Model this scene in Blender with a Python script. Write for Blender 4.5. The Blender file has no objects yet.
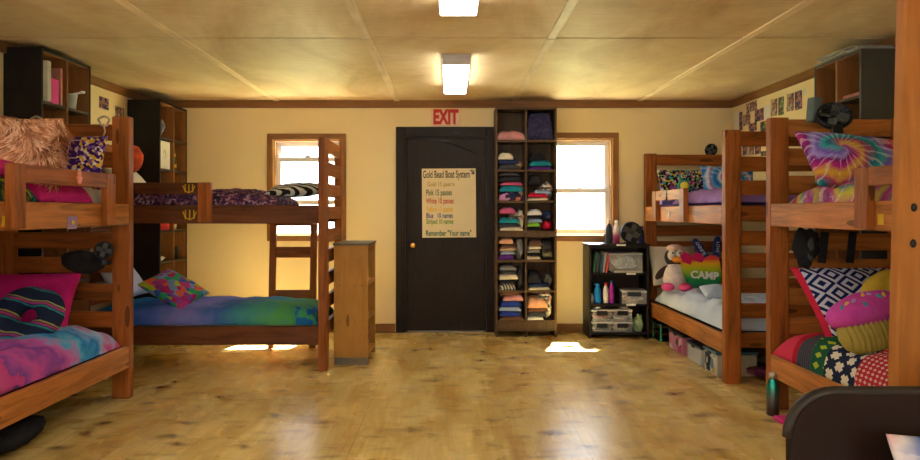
import bpy, bmesh, math, random
from mathutils import Vector, Matrix, noise
R = math.radians
PI = math.pi
random.seed(7)
scene = bpy.context.scene
col = scene.collection

# ------------------------------------------------------------------ camera, world, sun, lights, exposure
EYE, F = 1.224, 652.0
VX, VY = 450.0, 212.0
cam_d = bpy.data.cameras.new('camera')
cam = bpy.data.objects.new('camera', cam_d)
col.objects.link(cam)
cam.location = (0, 0, EYE)
cam.rotation_euler = (PI / 2, 0, 0)
cam_d.sensor_width = 36
cam_d.lens = F / 920 * 36
cam_d.shift_x = (460 - VX) / 920
cam_d.shift_y = -(230 - VY) / 920
cam_d.clip_start = .05
scene.camera = cam

w = bpy.data.worlds.new('sky')
scene.world = w
w.use_nodes = True
bg = w.node_tree.nodes['Background']
bg.inputs[0].default_value = (.90, .95, 1.0, 1)
bg.inputs[1].default_value = 3.6

sun_d = bpy.data.lights.new('sun', 'SUN')
sun = bpy.data.objects.new('sun', sun_d)
col.objects.link(sun)
sun_d.energy = 120
sun_d.angle = R(1.2)
sun_d.color = (1, .97, .92)
sun.rotation_euler = Vector((-.16, -.53, -1.0)).to_track_quat('-Z', 'Y').to_euler()


def area(name, loc, rot, sx, sy, e, c=(1, 1, 1)):
    d = bpy.data.lights.new(name, 'AREA')
    d.shape = 'RECTANGLE'
    d.size, d.size_y, d.energy, d.color = sx, sy, e, c
    o = bpy.data.objects.new(name, d)
    o.location, o.rotation_euler = loc, rot
    col.objects.link(o)
    return o


# added fill lamps: at unseen windows behind the camera, and at windowless side walls
area('front_fill', (-1.4, -2.25, 1.5), (R(90), 0, PI), 1.1, 1.1, 135, (.97, .98, 1))
area('front_fill', (1.4, -2.25, 1.5), (R(90), 0, PI), 1.1, 1.1, 135, (.97, .98, 1))
area('side_fill', (-2.99, 1.2, 1.5), (R(90), 0, R(-90)), 1.0, 1.0, 90, (.97, .98, 1))
area('side_fill', (2.89, 1.3, 1.55), (R(90), 0, R(90)), 1.0, 1.0, 90, (.97, .98, 1))

vs = scene.view_settings
scene.display_settings.display_device = 'sRGB'
vs.view_transform = 'Standard'
vs.look = 'None'
vs.exposure = 1.0
vs.gamma = 1
vs.use_curve_mapping = False


# ------------------------------------------------------------------ helpers
def P(px, py, Y):
    return Vector(((px - VX) * Y / F, Y, EYE + (VY - py) * Y / F))


def tag(o, label=None, cat=None, group=None, kind=None):
    if label: o['label'] = label
    if cat: o['category'] = cat
    if group: o['group'] = group
    if kind: o['kind'] = kind
    return o


def empty(name, loc=(0, 0, 0), rz=0, label=None, cat=None, group=None, kind=None, rot=None):
    o = bpy.data.objects.new(name, None)
    col.objects.link(o)
    o.location = loc
    o.rotation_euler = rot if rot is not None else (0, 0, rz)
    o.empty_display_size = .1
    return tag(o, label, cat, group, kind)


class MB:
    def __init__(s):
        s.bm = bmesh.new()

    def _merge(s, b, M=None):
        me = bpy.data.meshes.new('tmp')
        b.to_mesh(me)
        b.free()
        if M is not None: me.transform(M)
        s.bm.from_mesh(me)
        bpy.data.meshes.remove(me)

    def box(s, x0, x1, y0, y1, z0, z1, bev=.003, M=None, seg=1):
        b = bmesh.new()
        bmesh.ops.create_cube(b, size=1)
        for v in b.verts:
            v.co = Vector((x0 + (v.co.x + .5) * (x1 - x0), y0 + (v.co.y + .5) * (y1 - y0), z0 + (v.co.z + .5) * (z1 - z0)))
        bev = min(bev, .45 * min(abs(x1 - x0), abs(y1 - y0), abs(z1 - z0)))
        if bev > 0: bmesh.ops.bevel(b, geom=b.edges[:], offset=bev, segments=seg, affect='EDGES', profile=.6)
        bmesh.ops.recalc_face_normals(b, faces=b.faces)
        s._merge(b, M)
        return s

    def lathe(s, prof, n=20, M=None):
        b = bmesh.new()
        rings = []
        for r, z in prof:
            rings.append([b.verts.new((max(r, 1e-4) * math.cos(2 * PI * k / n), max(r, 1e-4) * math.sin(2 * PI * k / n), z)) for k in range(n)])
        for a, c in zip(rings, rings[1:]):
            for k in range(n):
                b.faces.new((a[k], a[(k + 1) % n], c[(k + 1) % n], c[k]))
        b.faces.new(rings[0][::-1])
        b.faces.new(rings[-1])
        bmesh.ops.recalc_face_normals(b, faces=b.faces)
        s._merge(b, M)
        return s

    def tube(s, pts, r, n=8):
        pts = [Vector(p) for p in pts]
        b = bmesh.new()
        rings = []
        up = None
        for i, p in enumerate(pts):
            t = (pts[min(i + 1, len(pts) - 1)] - pts[max(i - 1, 0)]).normalized()
            if up is None:
                up = t.orthogonal().normalized()
            up = (up - t * up.dot(t)).normalized()
            side = t.cross(up)
            rr = r[i] if isinstance(r, (list, tuple)) else r
            rings.append([b.verts.new(p + (up * math.cos(2 * PI * k / n) + side * math.sin(2 * PI * k / n)) * rr) for k in range(n)])
        for a, c in zip(rings, rings[1:]):
            for k in range(n):
                b.faces.new((a[k], a[(k + 1) % n], c[(k + 1) % n], c[k]))
        b.faces.new(rings[0][::-1])
        b.faces.new(rings[-1])
        bmesh.ops.recalc_face_normals(b, faces=b.faces)
        s._merge(b)
        return s

    def ball(s, c, r, M=None, n=16, nz=0, seed=0):
        b = bmesh.new()
        bmesh.ops.create_uvsphere(b, u_segments=n, v_segments=n * 2 // 3, radius=1)
        rr = r if isinstance(r, (list, tuple)) else (r, r, r)
        for v in b.verts:
            k = 1 + (nz * noise.noise(v.co * 1.8 + Vector((seed, 0, 0))) if nz else 0)
            v.co = Vector((v.co.x * rr[0] * k, v.co.y * rr[1] * k, v.co.z * rr[2] * k))
        T = Matrix.Translation(c)
        s._merge(b, T @ M if M is not None else T)
        return s

    def prism(s, pts, y0, y1, M=None, bev=.0):
        """outline in x,z pushed through y"""
        b = bmesh.new()
        f = b.faces.new([b.verts.new((x, y0, z)) for x, z in pts])
        e = bmesh.ops.extrude_face_region(b, geom=[f])
        for v in e['geom']:
            if isinstance(v, bmesh.types.BMVert): v.co.y = y1
        bmesh.ops.recalc_face_normals(b, faces=b.faces)
        if bev: bmesh.ops.bevel(b, geom=b.edges[:], offset=bev, segments=2, affect='EDGES')
        s._merge(b, M)
        return s

    def build(s, name, m, parent=None, loc=None, rot=None, smooth=False, label=None, cat=None, group=None, kind=None):
        me = bpy.data.meshes.new(name)
        s.bm.to_mesh(me)
        s.bm.free()
        return link(name, me, m, parent, loc, rot, smooth, label, cat, group, kind)


def link(name, me, m, parent=None, loc=None, rot=None, smooth=False, label=None, cat=None, group=None, kind=None):
    o = bpy.data.objects.new(name, me)
    if m is not None: me.materials.append(m)
    if smooth:
        for p in me.polygons: p.use_smooth = True
    if loc is not None: o.location = loc
    if rot is not None: o.rotation_euler = rot
    if parent: o.parent = parent
    col.objects.link(o)
    return tag(o, label, cat, group, kind)


def copy_tree(o, parent=None):
    c = o.copy()
    col.objects.link(c)
    c.parent = parent
    for ch in list(o.children): copy_tree(ch, c)
    return c


def text(s, size, m, name='lettering', parent=None, loc=(0, 0, 0), rot=(PI / 2, 0, 0), ext=.001, align='CENTER', sx=1, bold=0):
    cu = bpy.data.curves.new('t', 'FONT')
    cu.body = s
    cu.size = size
    cu.align_x = align
    cu.align_y = 'CENTER'
    cu.extrude = ext
    cu.offset = bold
    to = bpy.data.objects.new('t', cu)
    col.objects.link(to)
    bpy.context.view_layer.update()
    me = bpy.data.meshes.new_from_object(to.evaluated_get(bpy.context.evaluated_depsgraph_get()))
    bpy.data.objects.remove(to)
    me.transform(Matrix.Diagonal((sx, 1, 1, 1)))
    me.materials.clear()
    return link(name, me, m, parent, loc, rot)


# ------------------------------------------------------------------ materials
class NT:
    def __init__(s, name, rough=.6, spec=.3):
        s.m = bpy.data.materials.new(name)
        s.m.use_nodes = True
        s.t = s.m.node_tree
        s.b = s.t.nodes['Principled BSDF']
        s.b.inputs['Roughness'].default_value = rough
        s.b.inputs['Specular IOR Level'].default_value = spec

    def n(s, kind, **kw):
        nd = s.t.nodes.new(kind)
        for k, v in kw.items(): setattr(nd, k, v)
        return nd

    def put(s, sock, v):
        if isinstance(v, (int, float)): sock.default_value = v
        elif isinstance(v, (tuple, list)):
            sock.default_value = tuple(v) + (1,) if len(v) == 3 and len(sock.default_value) == 4 else tuple(v)
        else: s.t.links.new(v, sock)

    def math(s, op, a, b=0, c=None):
        nd = s.n('ShaderNodeMath', operation=op)
        s.put(nd.inputs[0], a)
        s.put(nd.inputs[1], b)
        if c is not None: s.put(nd.inputs[2], c)
        return nd.outputs[0]

    def obj(s): return s.n('ShaderNodeTexCoord').outputs['Object']

    def rnd(s): return s.n('ShaderNodeObjectInfo').outputs['Random']

    def mapping(s, v, sc=(1, 1, 1), loc=(0, 0, 0), rot=(0, 0, 0)):
        nd = s.n('ShaderNodeMapping')
        s.put(nd.inputs['Vector'], v)
        nd.inputs['Scale'].default_value = sc
        nd.inputs['Location'].default_value = loc
        nd.inputs['Rotation'].default_value = rot
        return nd.outputs[0]

    def noise(s, v, scale=5, detail=4, w=None, dist=0, rough=.5):
        nd = s.n('ShaderNodeTexNoise')
        if w is not None:
            nd.noise_dimensions = '4D'
            s.put(nd.inputs['W'], w)
        s.put(nd.inputs['Vector'], v)
        nd.inputs['Scale'].default_value = scale
        nd.inputs['Detail'].default_value = detail
        nd.inputs['Roughness'].default_value = rough
        nd.inputs['Distortion'].default_value = dist
        return nd.outputs['Fac'], nd.outputs['Color']

    def vor(s, v, scale=5, feature='F1', rand=1.0, dim='3D'):
        nd = s.n('ShaderNodeTexVoronoi', feature=feature, voronoi_dimensions=dim)
        s.put(nd.inputs['Vector'], v)
        nd.inputs['Scale'].default_value = scale
        nd.inputs['Randomness'].default_value = rand
        return nd

    def ramp(s, f, stops, interp='LINEAR'):
        nd = s.n('ShaderNodeValToRGB')
        nd.color_ramp.interpolation = interp
        e = nd.color_ramp.elements
        while len(e) < len(stops): e.new(.5)
        for k, (p, c) in enumerate(stops):
            e[k].position = p
            e[k].color = tuple(c) + (1,)
        s.put(nd.inputs[0], f)
        return nd.outputs[0]

    def mix(s, f, a, b, mode='MIX'):
        nd = s.n('ShaderNodeMix', data_type='RGBA', blend_type=mode)
        s.put(nd.inputs[0], f)
        s.put(nd.inputs[6], a)
        s.put(nd.inputs[7], b)
        return nd.outputs[2]

    def sep(s, v):
        nd = s.n('ShaderNodeSeparateXYZ')
        s.put(nd.inputs[0], v)
        return nd.outputs

    def comb(s, x, y, z=0):
        nd = s.n('ShaderNodeCombineXYZ')
        for i, a in enumerate((x, y, z)): s.put(nd.inputs[i], a)
        return nd.outputs[0]

    def bump(s, h, st=.2, dist=.01):
        nd = s.n('ShaderNodeBump')
        s.put(nd.inputs['Height'], h)
        nd.inputs['Strength'].default_value = st
        nd.inputs['Distance'].default_value = dist
        s.t.links.new(nd.outputs[0], s.b.inputs['Normal'])

    def color(s, c):
        s.put(s.b.inputs['Base Color'], c)
        return s.m


def plain(name, c, rough=.6, metal=0, spec=.3, var=.12, scale=12):
    t = NT(name, rough, spec)
    t.b.inputs['Metallic'].default_value = metal
    f, _ = t.noise(t.obj(), scale, 3)
    return t.color(t.ramp(f, [(.3, tuple(x * (1 - var) for x in c)), (.7, tuple(min(1, x * (1 + var)) for x in c))]))


def wood(name, c, axis='x', rough=.5, contrast=.62, knots=1.1, spec=.2, dark=None, seam=None):
    t = NT(name, rough, spec)
    sc = {'x': (1.2, 14, 14), 'y': (14, 1.2, 14), 'z': (14, 14, 1.2)}[axis]
    ks = {'x': (2.2, 9, 9), 'y': (9, 2.2, 9), 'z': (9, 9, 2.2)}[axis]
    o = t.obj()
    rd = t.rnd()
    off = t.math('MULTIPLY', rd, 37)
    ov = t.n('ShaderNodeVectorMath', operation='ADD')
    t.put(ov.inputs[0], o)
    t.put(ov.inputs[1], t.comb(off, off, off))
    o = ov.outputs[0]
    g, _ = t.noise(t.mapping(o, sc), 1.6, 6, dist=1.2, rough=.6)
    big, _ = t.noise(o, 3.5, 3)
    lo = dark or tuple(x * (1 - contrast) for x in c)
    hi = tuple(min(1, x * (1 + contrast * .7)) for x in c)
    k1 = t.ramp(g, [(.25, lo), (.5, c), (.78, hi)])
    k2 = t.mix(.5, k1, t.ramp(big, [(.3, (.62, .58, .55)), (.7, (1.0, 1.0, 1.0))]), 'MULTIPLY')
    v = t.vor(t.mapping(o, ks), .9)
    kn = t.math('LESS_THAN', v.outputs['Distance'], .13 * knots)
    k3 = t.mix(t.math('MULTIPLY', kn, .75), k2, tuple(x * .18 for x in c))
    br = t.math('ADD', t.math('MULTIPLY', rd, .3), .85)
    k4 = t.mix(1, k3, t.comb(br, br, br), 'MULTIPLY')
    t.bump(g, .12, .004)
    return t.color(k4)


STAIN = (.320, .098, .018)
WX = wood('stained_pine_x', STAIN, 'x')
WY = wood('stained_pine_y', STAIN, 'y')
WZ = wood('stained_pine_z', STAIN, 'z')
LX = wood('light_pine_x', (.44, .165, .038), 'x')
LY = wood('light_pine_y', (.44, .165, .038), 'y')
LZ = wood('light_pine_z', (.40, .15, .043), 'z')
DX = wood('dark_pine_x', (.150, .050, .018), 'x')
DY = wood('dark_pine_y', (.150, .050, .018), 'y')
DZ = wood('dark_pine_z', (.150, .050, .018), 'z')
HONEY = wood('honey_ply', (.48, .24, .045), 'z', knots=.8, contrast=.2)
TRIM = wood('trim_wood_x', (.30, .14, .045), 'x', contrast=.3, knots=0)
TRIMY = wood('trim_wood_y', (.30, .14, .045), 'y', contrast=.3, knots=0)
TRIMZ = wood('trim_wood_z', (.34, .16, .05), 'z', contrast=.3, knots=0)
INNER = wood('cabinet_inside', (.17, .085, .035), 'z', contrast=.35, knots=0)
INNERL = wood('cabinet_inside_warm', (.30, .13, .04), 'z', contrast=.3, knots=0)
BLACKW = plain('black_painted_wood', (.011, .009, .008), .45, spec=.22, var=.35, scale=6)
BROWNW = wood('dark_brown_wood', (.018, .011, .007), 'z', contrast=.4, knots=0, rough=.5)
SHELFW = wood('brown_shelf_wood', (.10, .060, .030), 'z', contrast=.4, knots=.4)
WHITEP = plain('white_plastic', (.8, .8, .78), .4, var=.03)
BLACKP = plain('black_plastic', (.012, .012, .014), .4, var=.2)
GREYM = plain('grey_metal', (.45, .45, .45), .35, metal=.8, var=.05)
BRASS = plain('brass', (.75, .48, .12), .25, metal=1, var=.05)


def wall_mat(name, c):
    t = NT(name, .75, .2)
    f, _ = t.noise(t.obj(), 1.3, 5)
    g, _ = t.noise(t.obj(), 60, 2)
    t.bump(g, .05, .002)
    return t.color(t.ramp(f, [(.3, tuple(x * .92 for x in c)), (.7, c)]))


WALL = wall_mat('cream_wall_paint', (.85, .70, .39))


def ceil_mat():
    t = NT('ceiling_plywood', .62, .2)
    o = t.obj()
    f, _ = t.noise(t.mapping(o, (1.6, .8, 1)), 1.0, 6, dist=.8, rough=.6)
    g, _ = t.noise(t.mapping(o, (2, 16, 1)), 3, 5, dist=1.0)
    base = t.ramp(f, [(.28, (.52, .34, .17)), (.5, (.70, .53, .31)), (.72, (.83, .69, .46))])
    c = t.mix(.35, base, t.ramp(g, [(.3, (.72, .64, .55)), (.65, (1, 1, 1))]), 'MULTIPLY')
    h, _ = t.noise(o, 1.1, 2)
    t.bump(h, .3, .05)
    return t.color(c)


def floor_mat():
    t = NT('varnished_plywood_floor', .25, .5)
    o = t.obj()
    x, y, z = t.sep(o)
    a, _ = t.noise(t.mapping(o, (3.2, 1.0, 1)), 1.3, 7, dist=1.0, rough=.62)
    base = t.ramp(a, [(.25, (.42, .24, .05)), (.42, (.60, .42, .12)), (.56, (.75, .58, .21)), (.75, (.84, .70, .33))])
    g, _ = t.noise(t.mapping(o, (22, 1.5, 1)), 2, 5, dist=.7)
    c = t.mix(.4, base, t.ramp(g, [(.3, (.62, .55, .45)), (.65, (1, 1, 1))]), 'MULTIPLY')
    # boat-patch knots and flecks of the plywood face
    n1, _ = t.noise(o, 9, 4)
    wv = t.n('ShaderNodeVectorMath', operation='ADD')
    t.put(wv.inputs[0], t.mapping(o, (2.3, 3.4, 1)))
    t.put(wv.inputs[1], t.comb(t.math('MULTIPLY', n1, .55), t.math('MULTIPLY', n1, .4), 0))
    v = t.vor(wv.outputs[0], 1.0, dim='2D')
    k = t.ramp(v.outputs['Distance'], [(.03, (1, 1, 1)), (.19, (0, 0, 0))])
    pick = t.math('GREATER_THAN', t.sep(v.outputs['Color'])[0], .5)
    c = t.mix(t.math('MULTIPLY', t.math('MULTIPLY', k, pick), .9), c, (.11, .040, .010))
    # reddish mottling of the veneer
    bl, _ = t.noise(t.mapping(o, (1.6, 2.6, 1), (3, 1, 0)), 2.2, 7, dist=1.6, rough=.7)
    c = t.mix(t.math('MULTIPLY', t.ramp(bl, [(.5, (0, 0, 0)), (.78, (1, 1, 1))]), .6), c, (.32, .15, .045))
    v2 = t.vor(t.mapping(wv.outputs[0], (.55, 1.0, 1), (.3, .7, 0)), 1.9, dim='2D')
    k2 = t.ramp(v2.outputs['Distance'], [(.02, (1, 1, 1)), (.22, (0, 0, 0))])
    c = t.mix(t.math('MULTIPLY', k2, .45), c, (.13, .055, .015))
    # panel seams
    sx = t.math('ABSOLUTE', t.math('SUBTRACT', t.math('FRACT', t.math('ADD', t.math('DIVIDE', x, 1.22), .42)), .5))
    sy = t.math('ABSOLUTE', t.math('SUBTRACT', t.math('FRACT', t.math('ADD', t.math('DIVIDE', y, 2.44), .26)), .5))
    s1 = t.math('GREATER_THAN', sx, .4985)
    s2 = t.math('GREATER_THAN', sy, .4992)
    s = t.math('MAXIMUM', s1, s2)
    c = t.mix(t.math('MULTIPLY', s, .6), c, (.10, .05, .015))
    r, _ = t.noise(o, 2.0, 4)
    t.put(t.b.inputs['Roughness'], t.math('ADD', t.math('MULTIPLY', r, .14), .20))
    b2, _ = t.noise(o, 3, 3)
    t.bump(t.math('ADD', b2, t.math('MULTIPLY', g, .08)), .12, .02)
    return t.color(c)


def cloth(name, stops, kind='noise', scale=4, rough=.85, k=1.0, center=(0, 0, 0), d=.4, interp='LINEAR', plane='xy'):
    """dyed and printed fabrics; pattern runs in the cloth's own coordinates"""
    t = NT(name, rough, .15)
    o = t.mapping(t.obj(), (1, 1, 1), tuple(-c for c in center))
    x, y, z = t.sep(o)
    if plane == 'yz': x, y = y, z
    if plane == 'xz': y = z
    f, _ = t.noise(o, 7, 4)
    n = t.math('MULTIPLY', t.math('SUBTRACT', f, .5), d)
    fine, _ = t.noise(o, 120, 2)
    t.bump(fine, .12, .002)
    if kind == 'noise':
        v, _ = t.noise(o, scale, 3, dist=k)
        st = stops
        return t.color(t.ramp(v, st, interp))
    if kind == 'spiral':
        r = t.math('SQRT', t.math('ADD', t.math('MULTIPLY', x, x), t.math('MULTIPLY', y, y)))
        a = t.math('DIVIDE', t.math('ARCTAN2', y, x), 2 * PI)
        v = t.math('FRACT', t.math('ADD', t.math('ADD', t.math('MULTIPLY', a, k), t.math('MULTIPLY', r, scale)), t.math('ADD', n, 5)))
        rays = t.math('SINE', t.math('ADD', t.math('MULTIPLY', a, 2 * PI * 22), t.math('MULTIPLY', n, 20)))
        c = t.ramp(v, stops, interp)
        return t.color(t.mix(t.math('MULTIPLY', t.math('GREATER_THAN', t.math('ADD', rays, t.math('MULTIPLY', n, 4)), .75), .3), c, (.85, .82, .85)))
    if kind == 'bands':
        v = t.math('FRACT', t.math('ADD', t.math('MULTIPLY', t.math('ADD', y, t.math('MULTIPLY', x, k)), scale), t.math('ADD', n, 5)))
        return t.color(t.ramp(v, stops, interp))
    if kind == 'cells':
        v = t.vor(t.comb(x, y, 0) if k != 2 else o, scale)
        h = t.sep(v.outputs['Color'])[0]
        return t.color(t.ramp(h, stops, 'CONSTANT'))
    if kind == 'dots':
        v = t.vor(o, scale, rand=k)
        m = t.math('LESS_THAN', v.outputs['Distance'], d)
        return t.color(t.mix(m, stops[0], stops[1]))


FLOOR = floor_mat()
CEIL = ceil_mat()


def sv(*cs):
    n = len(cs)
    return [((i + .5) / n if n > 1 else .5, c) for i, c in enumerate(cs)]


def sc_(*cs):
    return [(i / len(cs), c) for i, c in enumerate(cs)]


# ------------------------------------------------------------------ soft shapes
def grid_mesh(w, l, top, bot, n=30, m=30, conc=True):
    """closed soft slab: top(u,v), bot(u,v) give z; u,v in -1..1"""
    b = bmesh.new()

    def p(t): return math.sin(t * PI / 2) if conc else t
    us = [p(-1 + 2 * i / n) for i in range(n + 1)]
    vsn = [p(-1 + 2 * j / m) for j in range(m + 1)]
    T = [[b.verts.new(top(u, v)) for v in vsn] for u in us]
    B = [[T[i][j] if i in (0, n) or j in (0, m) else b.verts.new(bot(u, v)) for j, v in enumerate(vsn)] for i, u in enumerate(us)]
    for i in range(n):
        for j in range(m):
            b.faces.new((T[i][j], T[i + 1][j], T[i + 1][j + 1], T[i][j + 1]))
            q = (B[i][j + 1], B[i + 1][j + 1], B[i + 1][j], B[i][j])
            if len(set(q)) == 4 and not all(vv in (T[i][j], T[i + 1][j], T[i + 1][j + 1], T[i][j + 1]) for vv in q):
                b.faces.new(q)
    bmesh.ops.recalc_face_normals(b, faces=b.faces)
    me = bpy.data.meshes.new('soft')
    b.to_mesh(me)
    b.free()
    for pl in me.polygons: pl.use_smooth = True
    return me


def pillow_mesh(w, l, t, seed=0, wr=.006, n=26, pinch=.07):
    s = Vector((seed * 3.1, seed * 1.7, 0))

    def f(u, v, sg):
        x = w / 2 * u * (1 - pinch * (1 - v * v) * abs(u) ** 3)
        y = l / 2 * v * (1 - pinch * (1 - u * u) * abs(v) ** 3)
        h = t / 2 * max(0, 1 - u * u) ** .42 * max(0, 1 - v * v) ** .42
        e = min(1, 4 * (1 - max(abs(u), abs(v))))
        h += e * wr * (noise.noise(Vector((x * 14, y * 14, sg)) + s) + .6 * noise.noise(Vector((x * 5, y * 5, sg)) + s) * 2)
        return (x, y, sg * max(h, 0))
    return grid_mesh(w, l, lambda u, v: f(u, v, 1), lambda u, v: f(u, v, -1), n, n)


def slab_mesh(w, l, h, seed=0, amp=.01, fr=5, p=7, n=40, m=40, sag=0, dome=0):
    """duvet or mattress lying flat: z from 0 to h, origin at its middle"""
    s = Vector((seed * 2.3, seed * 4.1, seed))

    def top(u, v):
        x, y = w / 2 * u, l / 2 * v
        e = max(0, 1 - abs(u) ** p) ** (1 / 2.2) * max(0, 1 - abs(v) ** p) ** (1 / 2.2)
        a = noise.noise(Vector((x * fr, y * fr, 0)) + s) + .5 * noise.noise(Vector((x * fr * 2.6, y * fr * 2.6, 3)) + s)
        rid = 1 - abs(noise.noise(Vector((x * fr * 1.3, y * fr * 1.3, 7)) + s)) * 2
        z = h * e + e * (amp * a + amp * .6 * rid + dome * (1 - u * u))
        k = 1 + .02 * noise.noise(Vector((x * 6, y * 6, 9)) + s) * (amp > .004)
        return (x * k, y * k, max(z, 0))
    return grid_mesh(w, l, top, lambda u, v: (w / 2 * u, l / 2 * v, 0), n, m)


def softslab(name, w, l, h, loc, mt, label, cat, rz=0, rot=None, group=None, **kw):
    return link(name, slab_mesh(w, l, h, **kw), mt, None, loc, rot or (0, 0, rz), False, label, cat, group)


def pillow(name, w, l, t, loc, rot, m, label, cat='pillow', group=None, **kw):
    return link(name, pillow_mesh(w, l, t, **kw), m, None, loc, rot, False, label, cat, group)


# ------------------------------------------------------------------ room shell
XL, XR, YB, YF, H = -2.99, 2.88, 6.65, -2.3, 2.36
W1 = (-1.80, -1.12, .99, 1.96)
W2 = (1.01, 1.655, .99, 1.97)
DR = (-.455, .37, 0, 1.99)

MB().box(XL - .2, XR + .2, YF - .2, YB + .12, -.06, 0, 0).build('floor', FLOOR, kind='structure')
c = MB()
ys = [YF - .1, -.62, 1.82, 4.26, YB]
xs = [XL - .05, -1.765, -.54, .66, 1.93, XR + .05]
for a, b in zip(ys, ys[1:]):
    for e, f in zip(xs, xs[1:]):
        c.box(e + .002, f - .002, a + .012, b - .012, H, H + .012, .002)
c.box(XL - .12, XR + .12, YF - .12, YB + .12, H + .02, H + .08, 0)
c.build('ceiling', CEIL, kind='structure')
BAT = wood('ceiling_batten_wood', (.85, .68, .46), 'y', contrast=.2, knots=0)
k = 0
for x in xs[1:-1]:
    k += 1
    m = MB()
    for a, b in zip(ys, ys[1:]): m.box(x - .028, x + .028, a + .008, b - .008, H - .009, H - .0005, .002)
    m.build('trim_%d' % k, BAT, kind='structure')


def holed_wall(name, x0, x1, y0, y1, holes, mat):
    """wall running along x with rectangular holes (xa, xb, za, zb)"""
    m = MB()
    cur = x0
    for xa, xb, za, zb in sorted(holes):
        m.box(cur, xa, y0, y1, 0, H, 0)
        if za > 0: m.box(xa, xb, y0, y1, 0, za, 0)
        m.box(xa, xb, y0, y1, zb, H, 0)
        cur = xb
    m.box(cur, x1, y0, y1, 0, H, 0)
    return m.build(name, mat, kind='structure')


holed_wall('wall_back', XL - .12, XR + .12, YB, YB + .09, [W1, W2, DR], WALL)
holed_wall('wall_front', XL - .12, XR + .12, YF - .12, YF, [(-1.95, -.85, .95, 2.05), (.85, 1.95, .95, 2.05)], WALL)
for nm, x0, x1 in (('wall_left', XL - .12, XL), ('wall_right', XR, XR + .12)):
    MB().box(x0, x1, YF, YB, 0, H, 0).build(nm, WALL, kind='structure')

m = MB().box(XL, XR, YB - .022, YB, H - .075, H, .004)
m.build('trim_5', TRIM, kind='structure')
for k, (x0, x1) in enumerate(((XL, XL + .022), (XR - .022, XR))):
    MB().box(x0, x1, YF, YB - .022, H - .075, H, .004).build('trim_%d' % (6 + k), TRIMY, kind='structure')
m = MB()
for a, b in ((XL, -.56), (.46, XR)): m.box(a, b, YB - .014, YB, 0, .085, .003)
m.build('baseboard_back', TRIM, kind='structure')
for nm, x0, x1 in (('baseboard_left', XL, XL + .014), ('baseboard_right', XR - .014, XR)):
    MB().box(x0, x1, YF, YB - .014, 0, .085, .003).build(nm, TRIMY, kind='structure')

tg = NT('window_glass', .05)
tr = tg.n('ShaderNodeBsdfTransparent')
gl = tg.n('ShaderNodeBsdfGlossy')
gl.inputs['Roughness'].default_value = .03
mx = tg.n('ShaderNodeMixShader')
mx.inputs[0].default_value = .06
tg.t.links.new(tr.outputs[0], mx.inputs[1])
tg.t.links.new(gl.outputs[0], mx.inputs[2])
tg.t.links.new(mx.outputs[0], tg.t.nodes['Material Output'].inputs[0])
GLASS = tg.m
VINYL = plain('white_vinyl', (.78, .78, .76), .4, var=.03)


def window(name, Wn, rail_z, low_z):
    x0, x1, z0, z1 = Wn
    e = empty(name, ((x0 + x1) / 2, YB, z0), kind='structure')
    X, Z = (x1 - x0) / 2, z1 - z0
    m = MB()
    t = .062
    m.box(-X - t, X + t, -.02, 0, Z, Z + t, .003)
    m.box(-X - t, X + t, -.02, 0, -t, 0, .003)
    m.build('casing_board', TRIM, e)
    m = MB()
    for s in (-1, 1): m.box(min(s * X, s * (X + t)), max(s * X, s * (X + t)), -.021, 0, -.001, Z + .001, .003)
    m.build('side_casing', TRIMZ, e)
    # jamb lining
    m = MB()
    m.box(-X, -X + .012, 0, .10, 0, Z, .001)
    m.box(X - .012, X, 0, .10, 0, Z, .001)
    m.box(-X, X, 0, .10, Z - .012, Z, .001)
    m.box(-X, X, 0, .10, 0, .012, .001)
    m.build('jamb', TRIMZ, e)
    # two sashes
    for nm, ya, za, zb in (('upper_sash', .075, rail_z - z0, Z - .013), ('lower_sash', .045, low_z - z0, rail_z - z0 + .035)):
        fr = MB()
        f = .052
        a = X - .013
        fr.box(-a, a, ya, ya + .028, za, za + f, .003)
        fr.box(-a, a, ya, ya + .028, zb - f, zb, .003)
        fr.box(-a, -a + f, ya, ya + .027, za + f, zb - f, .002)
        fr.box(a - f, a, ya, ya + .027, za + f, zb - f, .002)
        if nm == 'lower_sash':
            fr.box(-.03, .03, ya - .012, ya + .01, zb - .004, zb + .014, .003)
        so = fr.build(nm, VINYL, e)
        MB().box(-a + f, a - f, ya + .012, ya + .016, za + f, zb - f, 0).build('pane', GLASS, so)
    return e


window('window_1', W1, 1.755, 1.30)
window('window_2', W2, 1.435, 1.003)
# unseen windows put into the wall behind the camera for the front fill
for k, xc in ((3, -1.4), (4, 1.4)):
    e = empty('window_%d' % k, (xc, YF - .02, .95), kind='structure')
    m = MB()
    m.box(-.62, .62, .02, .04, 1.1, 1.17, .003).box(-.62, .62, .02, .04, -.07, 0, .003)
    m.box(-.62, -.55, .02, .04, 0, 1.1, .003).box(.55, .62, .02, .04, 0, 1.1, .003)
    m.build('casing_board', TRIM, e)
    m = MB().box(-.55, .55, -.05, -.02, .53, .57, .002).box(-.55, -.51, -.05, -.02, 0, 1.1, .002).box(.51, .55, -.05, -.02, 0, 1.1, .002)
    m.build('sash', VINYL, e)

# outdoor ground beyond the windows
gt = NT('outdoor_grass', .9)
gf, _ = gt.noise(gt.obj(), 3, 4)
GR = gt.color(gt.ramp(gf, [(.3, (.16, .20, .08)), (.7, (.30, .32, .15))]))
MB().box(-30, 30, YB + .13, 60, -.5, -.4, 0).build('ground', GR, kind='structure')

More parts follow.
